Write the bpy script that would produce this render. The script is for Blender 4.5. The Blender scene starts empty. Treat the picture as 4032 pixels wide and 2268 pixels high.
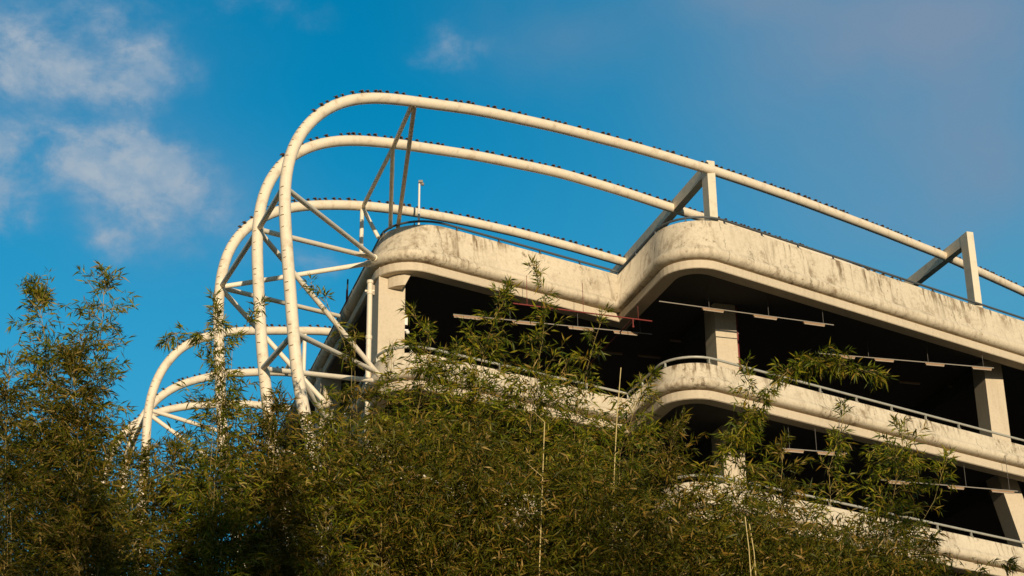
import bpy, math, random
import numpy as np
from mathutils import Vector, Matrix
GEO = {"tubes":{"A":[[27.156,66.502,25.85],[26.979,66.311,25.843],[26.802,66.12,25.835],[26.625,65.929,25.828],[26.448,65.738,25.821],[26.271,65.548,25.814],[26.094,65.357,25.806],[25.917,65.166,25.799],[25.74,64.975,25.792],[25.563,64.784,25.785],[25.386,64.594,25.777],[25.209,64.403,25.77],[25.032,64.212,25.763],[24.855,64.021,25.755],[24.677,63.83,25.748],[24.5,63.639,25.741],[24.323,63.449,25.734],[24.146,63.258,25.726],[23.969,63.067,25.719],[23.792,62.876,25.712],[23.615,62.685,25.705],[23.438,62.494,25.697],[23.261,62.304,25.69],[23.084,62.113,25.683],[22.907,61.922,25.675],[22.73,61.731,25.668],[22.553,61.54,25.661],[22.376,61.349,25.654],[22.199,61.159,25.646],[22.022,60.968,25.639],[21.845,60.777,25.632],[21.668,60.586,25.625],[21.491,60.395,25.617],[21.314,60.205,25.61],[21.137,60.014,25.603],[20.96,59.823,25.595],[20.783,59.632,25.588],[20.606,59.441,25.581],[20.429,59.25,25.574],[20.252,59.06,25.566],[20.075,58.869,25.559],[19.898,58.678,25.552],[19.72,58.487,25.545],[19.543,58.296,25.537],[19.366,58.105,25.53],[19.189,57.915,25.523],[19.012,57.724,25.515],[18.835,57.533,25.508],[18.658,57.342,25.501],[18.481,57.151,25.494],[18.304,56.96,25.486],[18.127,56.77,25.479],[17.95,56.579,25.472],[17.773,56.388,25.464],[17.595,56.198,25.455],[17.417,56.009,25.446],[17.237,55.82,25.435],[17.058,55.632,25.423],[16.877,55.445,25.41],[16.697,55.258,25.396],[16.516,55.07,25.383],[16.336,54.883,25.37],[16.155,54.696,25.356],[15.975,54.509,25.343],[15.794,54.321,25.33],[15.614,54.134,25.316],[15.433,53.947,25.303],[15.253,53.76,25.29],[15.072,53.573,25.276],[14.892,53.385,25.263],[14.711,53.198,25.249],[14.531,53.011,25.236],[14.349,52.825,25.222],[14.167,52.639,25.208],[13.984,52.455,25.194],[13.799,52.272,25.178],[13.613,52.091,25.163],[13.426,51.91,25.147],[13.239,51.729,25.131],[13.052,51.549,25.115],[12.865,51.368,25.098],[12.678,51.188,25.082],[12.491,51.007,25.066],[12.304,50.827,25.05],[12.117,50.646,25.034],[11.93,50.466,25.018],[11.743,50.285,25.002],[11.556,50.105,24.985],[11.369,49.925,24.969],[11.181,49.746,24.953],[10.992,49.567,24.936],[10.803,49.388,24.92],[10.614,49.21,24.903],[10.424,49.033,24.886],[10.235,48.855,24.869],[10.045,48.677,24.853],[9.855,48.5,24.836],[9.666,48.322,24.819],[9.476,48.145,24.802],[9.286,47.967,24.786],[9.097,47.789,24.769],[8.907,47.612,24.752],[8.717,47.435,24.736],[8.526,47.258,24.719],[8.334,47.083,24.703],[8.141,46.909,24.687],[7.946,46.737,24.672],[7.751,46.566,24.657],[7.555,46.395,24.642],[7.359,46.224,24.627],[7.163,46.053,24.612],[6.966,45.884,24.597],[6.768,45.715,24.583],[6.568,45.548,24.569],[6.368,45.383,24.555],[6.166,45.218,24.542],[5.965,45.054,24.529],[5.762,44.891,24.516],[5.558,44.73,24.502],[5.353,44.57,24.488],[5.147,44.412,24.474],[4.94,44.254,24.46],[4.732,44.098,24.446],[4.525,43.941,24.432],[4.317,43.785,24.418],[4.109,43.628,24.404],[3.902,43.472,24.389],[3.694,43.315,24.374],[3.487,43.159,24.357],[3.279,43.003,24.339],[3.072,42.846,24.319],[2.865,42.69,24.298],[2.657,42.534,24.276],[2.45,42.378,24.254],[2.243,42.222,24.232],[2.036,42.066,24.21],[1.828,41.909,24.188],[1.621,41.753,24.165],[1.414,41.597,24.141],[1.207,41.441,24.115],[1.001,41.286,24.087],[0.794,41.13,24.056],[0.588,40.974,24.025],[0.381,40.819,23.993],[0.175,40.663,23.961],[-0.031,40.508,23.928],[-0.238,40.352,23.895],[-0.444,40.197,23.862],[-0.65,40.042,23.825],[-0.855,39.887,23.785],[-1.06,39.733,23.741],[-1.264,39.579,23.693],[-1.468,39.425,23.643],[-1.672,39.271,23.592],[-1.876,39.118,23.541],[-2.08,38.964,23.49],[-2.284,38.81,23.439],[-2.488,38.657,23.388],[-2.691,38.504,23.334],[-2.894,38.351,23.276],[-3.094,38.2,23.211],[-3.293,38.05,23.136],[-3.487,37.904,23.049],[-3.677,37.761,22.948],[-3.86,37.622,22.831],[-4.036,37.49,22.698],[-4.202,37.365,22.547],[-4.358,37.248,22.38],[-4.502,37.139,22.197],[-4.634,37.039,22.0],[-4.754,36.949,21.791],[-4.86,36.869,21.571],[-4.951,36.801,21.341],[-5.025,36.745,21.102],[-5.083,36.702,20.855],[-5.124,36.67,20.603],[-5.151,36.65,20.347],[-5.163,36.641,20.09],[-5.164,36.64,19.831],[-5.156,36.646,19.571],[-5.141,36.658,19.312],[-5.121,36.673,19.053],[-5.098,36.69,18.794],[-5.073,36.709,18.536],[-5.048,36.728,18.277],[-5.022,36.747,18.019],[-4.996,36.767,17.761],[-4.97,36.786,17.502],[-4.944,36.806,17.244],[-4.918,36.825,16.986],[-4.892,36.845,16.727],[-4.865,36.866,16.469],[-4.836,36.887,16.211],[-4.805,36.911,15.954],[-4.771,36.937,15.697],[-4.731,36.966,15.442],[-4.686,37.0,15.189],[-4.635,37.039,14.937],[-4.579,37.081,14.686],[-4.52,37.125,14.437],[-4.461,37.17,14.187],[-4.401,37.215,13.938],[-4.342,37.26,13.688],[-4.282,37.305,13.439],[-4.221,37.351,13.19],[-4.156,37.4,12.943],[-4.087,37.452,12.698],[-4.014,37.507,12.454],[-3.937,37.565,12.213],[-3.858,37.624,11.972],[-3.778,37.685,11.732],[-3.696,37.746,11.492],[-3.613,37.809,11.253],[-3.528,37.873,11.016],[-3.442,37.938,10.779],[-3.354,38.004,10.543],[-3.266,38.071,10.307],[-3.177,38.137,10.071],[-3.089,38.204,9.836],[-3.0,38.271,9.6]],
"B":[[26.284,68.941,25.85],[26.106,68.75,25.843],[25.929,68.559,25.835],[25.752,68.368,25.828],[25.575,68.177,25.821],[25.397,67.986,25.814],[25.22,67.795,25.806],[25.043,67.604,25.799],[24.866,67.413,25.792],[24.688,67.222,25.784],[24.511,67.031,25.777],[24.334,66.84,25.77],[24.157,66.648,25.763],[23.979,66.457,25.755],[23.802,66.266,25.748],[23.625,66.075,25.741],[23.448,65.884,25.733],[23.27,65.693,25.726],[23.093,65.502,25.719],[22.916,65.311,25.712],[22.739,65.12,25.704],[22.561,64.929,25.697],[22.384,64.738,25.69],[22.207,64.547,25.682],[22.03,64.356,25.675],[21.852,64.165,25.668],[21.675,63.974,25.661],[21.498,63.783,25.653],[21.321,63.591,25.646],[21.143,63.4,25.639],[20.966,63.209,25.632],[20.789,63.018,25.624],[20.612,62.827,25.617],[20.434,62.636,25.61],[20.257,62.445,25.602],[20.08,62.254,25.595],[19.903,62.063,25.588],[19.725,61.872,25.581],[19.548,61.681,25.573],[19.371,61.49,25.566],[19.194,61.299,25.559],[19.016,61.108,25.551],[18.839,60.917,25.544],[18.662,60.726,25.537],[18.485,60.535,25.53],[18.307,60.343,25.522],[18.13,60.152,25.515],[17.953,59.961,25.508],[17.776,59.77,25.5],[17.598,59.579,25.493],[17.421,59.388,25.486],[17.244,59.197,25.479],[17.066,59.006,25.471],[16.889,58.815,25.463],[16.711,58.625,25.455],[16.532,58.435,25.445],[16.353,58.247,25.434],[16.173,58.059,25.422],[15.992,57.871,25.409],[15.812,57.683,25.395],[15.631,57.496,25.382],[15.45,57.308,25.369],[15.269,57.121,25.355],[15.089,56.934,25.342],[14.908,56.746,25.329],[14.727,56.559,25.315],[14.547,56.371,25.302],[14.366,56.184,25.288],[14.185,55.996,25.275],[14.004,55.809,25.262],[13.824,55.622,25.248],[13.643,55.434,25.235],[13.461,55.248,25.221],[13.279,55.062,25.207],[13.095,54.878,25.192],[12.91,54.695,25.177],[12.723,54.513,25.161],[12.536,54.332,25.145],[12.349,54.151,25.129],[12.162,53.971,25.113],[11.975,53.79,25.097],[11.788,53.609,25.081],[11.6,53.428,25.064],[11.413,53.248,25.048],[11.226,53.067,25.032],[11.039,52.886,25.016],[10.851,52.706,25.0],[10.664,52.525,24.984],[10.476,52.345,24.967],[10.288,52.165,24.951],[10.099,51.986,24.934],[9.91,51.808,24.918],[9.72,51.63,24.901],[9.53,51.452,24.884],[9.34,51.274,24.868],[9.151,51.096,24.851],[8.961,50.918,24.834],[8.771,50.74,24.817],[8.581,50.563,24.8],[8.391,50.385,24.784],[8.201,50.207,24.767],[8.011,50.029,24.75],[7.82,49.852,24.733],[7.629,49.675,24.717],[7.437,49.5,24.701],[7.243,49.327,24.685],[7.048,49.154,24.67],[6.853,48.983,24.655],[6.657,48.811,24.64],[6.46,48.64,24.624],[6.264,48.47,24.61],[6.066,48.3,24.595],[5.868,48.132,24.581],[5.668,47.965,24.567],[5.467,47.799,24.553],[5.266,47.634,24.54],[5.063,47.47,24.528],[4.86,47.307,24.517],[4.656,47.146,24.509],[4.45,46.986,24.504],[4.243,46.827,24.501],[4.036,46.67,24.499],[3.828,46.513,24.499],[3.619,46.356,24.498],[3.411,46.199,24.496],[3.203,46.042,24.492],[2.995,45.885,24.487],[2.787,45.728,24.479],[2.579,45.571,24.471],[2.371,45.415,24.461],[2.163,45.258,24.451],[1.955,45.101,24.441],[1.747,44.944,24.43],[1.539,44.788,24.417],[1.331,44.631,24.4],[1.124,44.475,24.378],[0.917,44.319,24.353],[0.71,44.163,24.325],[0.503,44.007,24.295],[0.296,43.851,24.265],[0.089,43.695,24.235],[-0.118,43.54,24.205],[-0.324,43.384,24.174],[-0.531,43.228,24.143],[-0.738,43.072,24.11],[-0.944,42.917,24.074],[-1.15,42.762,24.035],[-1.355,42.607,23.995],[-1.561,42.452,23.952],[-1.766,42.297,23.91],[-1.972,42.143,23.867],[-2.177,41.988,23.824],[-2.382,41.833,23.78],[-2.587,41.678,23.736],[-2.792,41.524,23.691],[-2.997,41.37,23.642],[-3.201,41.216,23.591],[-3.405,41.063,23.537],[-3.608,40.91,23.48],[-3.809,40.758,23.417],[-4.009,40.607,23.347],[-4.207,40.458,23.267],[-4.401,40.312,23.177],[-4.591,40.169,23.074],[-4.776,40.029,22.958],[-4.954,39.895,22.828],[-5.124,39.767,22.683],[-5.286,39.645,22.523],[-5.436,39.532,22.348],[-5.574,39.428,22.158],[-5.698,39.334,21.954],[-5.805,39.254,21.737],[-5.896,39.185,21.507],[-5.97,39.13,21.267],[-6.027,39.087,21.021],[-6.069,39.055,20.768],[-6.096,39.034,20.512],[-6.112,39.023,20.254],[-6.116,39.019,19.995],[-6.112,39.022,19.735],[-6.102,39.03,19.475],[-6.086,39.042,19.215],[-6.068,39.056,18.955],[-6.047,39.071,18.696],[-6.026,39.088,18.437],[-6.004,39.104,18.177],[-5.981,39.121,17.918],[-5.958,39.138,17.659],[-5.934,39.157,17.4],[-5.908,39.176,17.142],[-5.88,39.197,16.883],[-5.85,39.22,16.625],[-5.817,39.245,16.368],[-5.783,39.271,16.111],[-5.748,39.297,15.854],[-5.713,39.323,15.597],[-5.677,39.35,15.34],[-5.641,39.377,15.083],[-5.603,39.406,14.827],[-5.56,39.438,14.572],[-5.513,39.474,14.319],[-5.461,39.513,14.067],[-5.405,39.555,13.816],[-5.348,39.598,13.565],[-5.29,39.642,13.315],[-5.231,39.686,13.065],[-5.173,39.73,12.815],[-5.113,39.775,12.565],[-5.053,39.821,12.315],[-4.991,39.867,12.066],[-4.926,39.916,11.819],[-4.86,39.966,11.571],[-4.793,40.017,11.325],[-4.725,40.068,11.078],[-4.657,40.119,10.832],[-4.589,40.17,10.586],[-4.521,40.222,10.339],[-4.453,40.273,10.093],[-4.384,40.324,9.846],[-4.316,40.376,9.6]],
"C":[[25.021,72.726,25.85],[24.826,72.515,25.842],[24.63,72.304,25.834],[24.435,72.094,25.826],[24.239,71.883,25.818],[24.044,71.672,25.81],[23.848,71.461,25.802],[23.653,71.251,25.794],[23.457,71.04,25.786],[23.262,70.829,25.778],[23.066,70.619,25.77],[22.871,70.408,25.762],[22.675,70.197,25.754],[22.48,69.986,25.746],[22.284,69.776,25.738],[22.089,69.565,25.73],[21.893,69.354,25.721],[21.698,69.143,25.713],[21.502,68.933,25.705],[21.307,68.722,25.697],[21.111,68.511,25.689],[20.916,68.301,25.681],[20.72,68.09,25.673],[20.525,67.879,25.665],[20.329,67.668,25.657],[20.134,67.458,25.649],[19.938,67.247,25.641],[19.743,67.036,25.633],[19.547,66.825,25.625],[19.352,66.615,25.617],[19.156,66.404,25.609],[18.961,66.193,25.601],[18.765,65.983,25.593],[18.57,65.772,25.585],[18.374,65.561,25.577],[18.179,65.35,25.569],[17.983,65.14,25.561],[17.788,64.929,25.553],[17.592,64.718,25.545],[17.397,64.507,25.537],[17.201,64.297,25.529],[17.006,64.086,25.521],[16.81,63.875,25.513],[16.615,63.665,25.505],[16.419,63.454,25.497],[16.224,63.243,25.489],[16.028,63.032,25.48],[15.833,62.822,25.472],[15.637,62.612,25.464],[15.44,62.402,25.454],[15.243,62.193,25.443],[15.045,61.985,25.431],[14.847,61.777,25.417],[14.647,61.57,25.403],[14.448,61.363,25.388],[14.249,61.157,25.373],[14.05,60.95,25.359],[13.85,60.743,25.344],[13.651,60.536,25.329],[13.452,60.33,25.314],[13.252,60.123,25.3],[13.053,59.916,25.285],[12.854,59.71,25.27],[12.654,59.503,25.255],[12.455,59.296,25.24],[12.255,59.09,25.225],[12.053,58.885,25.21],[11.851,58.682,25.194],[11.647,58.48,25.177],[11.442,58.28,25.16],[11.235,58.08,25.142],[11.029,57.88,25.124],[10.823,57.681,25.106],[10.616,57.482,25.089],[10.41,57.282,25.071],[10.203,57.083,25.053],[9.997,56.884,25.035],[9.79,56.685,25.017],[9.583,56.485,24.999],[9.377,56.286,24.981],[9.169,56.088,24.963],[8.962,55.89,24.945],[8.753,55.693,24.927],[8.544,55.496,24.909],[8.335,55.3,24.89],[8.126,55.103,24.872],[7.916,54.907,24.853],[7.707,54.711,24.835],[7.497,54.515,24.816],[7.288,54.319,24.798],[7.078,54.123,24.779],[6.869,53.927,24.761],[6.659,53.731,24.742],[6.448,53.536,24.724],[6.237,53.342,24.706],[6.023,53.15,24.689],[5.809,52.96,24.672],[5.593,52.77,24.655],[5.377,52.581,24.638],[5.16,52.393,24.622],[4.943,52.205,24.605],[4.725,52.019,24.589],[4.505,51.834,24.574],[4.285,51.65,24.559],[4.063,51.468,24.544],[3.84,51.287,24.53],[3.616,51.107,24.518],[3.39,50.929,24.507],[3.164,50.752,24.499],[2.935,50.578,24.492],[2.706,50.404,24.487],[2.477,50.231,24.482],[2.247,50.058,24.476],[2.018,49.885,24.47],[1.788,49.712,24.461],[1.559,49.539,24.452],[1.329,49.366,24.442],[1.1,49.193,24.432],[0.87,49.02,24.421],[0.641,48.847,24.41],[0.411,48.674,24.397],[0.182,48.501,24.382],[-0.047,48.329,24.365],[-0.276,48.156,24.345],[-0.505,47.984,24.323],[-0.734,47.811,24.301],[-0.963,47.638,24.279],[-1.192,47.466,24.255],[-1.421,47.294,24.229],[-1.649,47.122,24.2],[-1.877,46.95,24.169],[-2.105,46.778,24.135],[-2.333,46.606,24.099],[-2.561,46.434,24.063],[-2.789,46.263,24.026],[-3.016,46.091,23.987],[-3.243,45.92,23.945],[-3.47,45.749,23.9],[-3.696,45.579,23.851],[-3.922,45.409,23.799],[-4.147,45.239,23.742],[-4.371,45.071,23.68],[-4.594,44.903,23.611],[-4.816,44.735,23.538],[-5.037,44.569,23.46],[-5.256,44.403,23.378],[-5.474,44.239,23.289],[-5.69,44.077,23.192],[-5.901,43.917,23.085],[-6.107,43.762,22.963],[-6.306,43.612,22.824],[-6.497,43.468,22.67],[-6.68,43.33,22.5],[-6.852,43.201,22.315],[-7.01,43.082,22.113],[-7.152,42.975,21.894],[-7.276,42.882,21.658],[-7.379,42.804,21.408],[-7.46,42.743,21.145],[-7.52,42.698,20.873],[-7.561,42.667,20.593],[-7.586,42.648,20.31],[-7.599,42.638,20.025],[-7.601,42.637,19.738],[-7.594,42.642,19.451],[-7.581,42.652,19.164],[-7.563,42.665,18.878],[-7.542,42.681,18.592],[-7.52,42.698,18.306],[-7.497,42.715,18.019],[-7.473,42.733,17.733],[-7.45,42.75,17.447],[-7.427,42.768,17.161],[-7.403,42.786,16.875],[-7.378,42.804,16.589],[-7.351,42.825,16.304],[-7.32,42.848,16.02],[-7.283,42.876,15.736],[-7.241,42.908,15.454],[-7.194,42.943,15.173],[-7.145,42.98,14.892],[-7.095,43.018,14.611],[-7.045,43.055,14.331],[-6.995,43.093,14.05],[-6.945,43.131,13.769],[-6.895,43.169,13.489],[-6.843,43.208,13.209],[-6.79,43.248,12.929],[-6.734,43.29,12.65],[-6.676,43.334,12.372],[-6.616,43.379,12.094],[-6.555,43.424,11.817],[-6.494,43.47,11.54],[-6.433,43.517,11.263],[-6.372,43.563,10.986],[-6.311,43.609,10.709],[-6.249,43.655,10.431],[-6.188,43.701,10.154],[-6.127,43.747,9.877],[-6.066,43.794,9.6]],
"D":[[4.885,64.378,25.15],[4.685,64.227,25.141],[4.485,64.077,25.132],[4.286,63.926,25.123],[4.086,63.776,25.114],[3.886,63.625,25.105],[3.686,63.474,25.096],[3.486,63.324,25.087],[3.287,63.173,25.078],[3.087,63.023,25.069],[2.887,62.872,25.06],[2.687,62.722,25.051],[2.487,62.571,25.042],[2.288,62.42,25.033],[2.088,62.27,25.024],[1.888,62.119,25.015],[1.688,61.969,25.006],[1.488,61.818,24.997],[1.289,61.668,24.988],[1.089,61.517,24.979],[0.889,61.366,24.97],[0.689,61.216,24.961],[0.489,61.065,24.952],[0.289,60.915,24.943],[0.09,60.764,24.934],[-0.11,60.614,24.925],[-0.31,60.463,24.916],[-0.51,60.313,24.905],[-0.709,60.162,24.892],[-0.909,60.012,24.875],[-1.108,59.862,24.856],[-1.307,59.711,24.835],[-1.507,59.561,24.814],[-1.706,59.411,24.793],[-1.905,59.261,24.772],[-2.104,59.111,24.751],[-2.304,58.961,24.73],[-2.503,58.811,24.709],[-2.702,58.661,24.688],[-2.901,58.51,24.667],[-3.1,58.36,24.647],[-3.3,58.21,24.626],[-3.499,58.06,24.605],[-3.698,57.91,24.584],[-3.897,57.76,24.563],[-4.097,57.61,24.542],[-4.296,57.459,24.521],[-4.495,57.309,24.5],[-4.694,57.159,24.479],[-4.894,57.009,24.458],[-5.093,56.859,24.437],[-5.292,56.709,24.416],[-5.491,56.559,24.395],[-5.691,56.408,24.374],[-5.89,56.258,24.352],[-6.088,56.109,24.326],[-6.286,55.96,24.294],[-6.483,55.811,24.253],[-6.679,55.664,24.204],[-6.874,55.516,24.152],[-7.07,55.369,24.097],[-7.264,55.222,24.042],[-7.459,55.076,23.985],[-7.654,54.929,23.929],[-7.849,54.782,23.872],[-8.043,54.635,23.815],[-8.238,54.489,23.758],[-8.433,54.342,23.701],[-8.627,54.196,23.641],[-8.82,54.051,23.576],[-9.011,53.907,23.504],[-9.2,53.764,23.424],[-9.387,53.623,23.337],[-9.571,53.484,23.243],[-9.752,53.348,23.138],[-9.927,53.216,23.019],[-10.096,53.088,22.89],[-10.26,52.965,22.749],[-10.415,52.848,22.596],[-10.556,52.742,22.426],[-10.683,52.647,22.238],[-10.799,52.559,22.036],[-10.905,52.479,21.826],[-10.999,52.408,21.608],[-11.078,52.349,21.381],[-11.144,52.299,21.146],[-11.197,52.259,20.907],[-11.238,52.229,20.663],[-11.266,52.207,20.417],[-11.283,52.194,20.169],[-11.291,52.188,19.919],[-11.292,52.188,19.669],[-11.288,52.19,19.419],[-11.284,52.193,19.169],[-11.282,52.195,18.919],[-11.281,52.196,18.668],[-11.28,52.196,18.418],[-11.28,52.196,18.168],[-11.28,52.196,17.917],[-11.28,52.196,17.667],[-11.28,52.196,17.417],[-11.28,52.196,17.166],[-11.28,52.196,16.916],[-11.279,52.196,16.666],[-11.274,52.196,16.416],[-11.264,52.196,16.166],[-11.247,52.196,15.916],[-11.225,52.196,15.667],[-11.201,52.196,15.418],[-11.176,52.196,15.169],[-11.151,52.196,14.92],[-11.126,52.196,14.67],[-11.101,52.196,14.421],[-11.076,52.196,14.172],[-11.051,52.196,13.923],[-11.025,52.196,13.674],[-10.998,52.196,13.425],[-10.966,52.196,13.177],[-10.93,52.196,12.93],[-10.891,52.196,12.682],[-10.851,52.196,12.435],[-10.81,52.196,12.188],[-10.768,52.196,11.941],[-10.727,52.196,11.694],[-10.686,52.196,11.447],[-10.645,52.196,11.201],[-10.604,52.196,10.954],[-10.563,52.196,10.707],[-10.521,52.196,10.46],[-10.48,52.196,10.213]],
"E":[[3.957,68.045,24.968],[3.757,67.895,24.959],[3.558,67.745,24.95],[3.358,67.594,24.941],[3.159,67.444,24.932],[2.959,67.294,24.923],[2.76,67.143,24.914],[2.561,66.993,24.905],[2.361,66.843,24.896],[2.162,66.693,24.887],[1.962,66.542,24.878],[1.763,66.392,24.869],[1.563,66.242,24.86],[1.364,66.091,24.851],[1.164,65.941,24.842],[0.965,65.791,24.833],[0.765,65.64,24.824],[0.566,65.49,24.815],[0.366,65.34,24.806],[0.167,65.189,24.797],[-0.032,65.039,24.788],[-0.232,64.889,24.779],[-0.431,64.739,24.77],[-0.631,64.588,24.761],[-0.83,64.438,24.752],[-1.03,64.288,24.743],[-1.229,64.137,24.733],[-1.429,63.987,24.723],[-1.628,63.837,24.709],[-1.827,63.687,24.693],[-2.026,63.537,24.674],[-2.225,63.387,24.653],[-2.424,63.237,24.632],[-2.623,63.087,24.611],[-2.822,62.937,24.591],[-3.02,62.788,24.57],[-3.219,62.638,24.549],[-3.418,62.488,24.528],[-3.617,62.338,24.507],[-3.816,62.188,24.486],[-4.015,62.038,24.465],[-4.214,61.888,24.444],[-4.413,61.738,24.423],[-4.612,61.589,24.402],[-4.811,61.439,24.381],[-5.009,61.289,24.36],[-5.208,61.139,24.34],[-5.407,60.989,24.319],[-5.606,60.839,24.298],[-5.805,60.689,24.277],[-6.004,60.539,24.256],[-6.203,60.389,24.235],[-6.402,60.24,24.214],[-6.601,60.09,24.193],[-6.799,59.94,24.172],[-6.998,59.79,24.151],[-7.197,59.64,24.128],[-7.396,59.491,24.104],[-7.594,59.341,24.076],[-7.792,59.192,24.044],[-7.989,59.043,24.007],[-8.186,58.895,23.965],[-8.382,58.747,23.919],[-8.577,58.6,23.868],[-8.771,58.454,23.812],[-8.965,58.308,23.752],[-9.158,58.162,23.69],[-9.352,58.017,23.628],[-9.545,57.871,23.564],[-9.737,57.727,23.498],[-9.927,57.583,23.423],[-10.113,57.443,23.338],[-10.298,57.304,23.244],[-10.481,57.166,23.144],[-10.663,57.029,23.042],[-10.844,56.892,22.938],[-11.022,56.758,22.827],[-11.194,56.629,22.704],[-11.358,56.505,22.566],[-11.515,56.387,22.414],[-11.665,56.273,22.252],[-11.806,56.167,22.079],[-11.933,56.072,21.891],[-12.046,55.986,21.689],[-12.149,55.909,21.477],[-12.242,55.838,21.258],[-12.325,55.776,21.032],[-12.394,55.724,20.8],[-12.452,55.68,20.562],[-12.503,55.642,20.321],[-12.547,55.609,20.078],[-12.584,55.581,19.833],[-12.612,55.56,19.586],[-12.631,55.546,19.338],[-12.641,55.538,19.089],[-12.644,55.535,18.84],[-12.645,55.535,18.59],[-12.645,55.535,18.34],[-12.645,55.535,18.09],[-12.645,55.535,17.84],[-12.645,55.535,17.59],[-12.645,55.535,17.34],[-12.645,55.535,17.09],[-12.643,55.535,16.841],[-12.639,55.535,16.591],[-12.628,55.535,16.341],[-12.611,55.535,16.092],[-12.589,55.535,15.844],[-12.565,55.535,15.595],[-12.54,55.535,15.346],[-12.515,55.535,15.097],[-12.49,55.535,14.849],[-12.465,55.535,14.6],[-12.441,55.535,14.351],[-12.416,55.535,14.103],[-12.39,55.535,13.854],[-12.362,55.535,13.606],[-12.33,55.535,13.358],[-12.295,55.535,13.111],[-12.256,55.535,12.864],[-12.215,55.535,12.618],[-12.174,55.535,12.371],[-12.133,55.535,12.125],[-12.092,55.535,11.878],[-12.051,55.535,11.631],[-12.01,55.535,11.385],[-11.969,55.535,11.138],[-11.927,55.535,10.892],[-11.886,55.535,10.645],[-11.845,55.535,10.399]],
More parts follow.
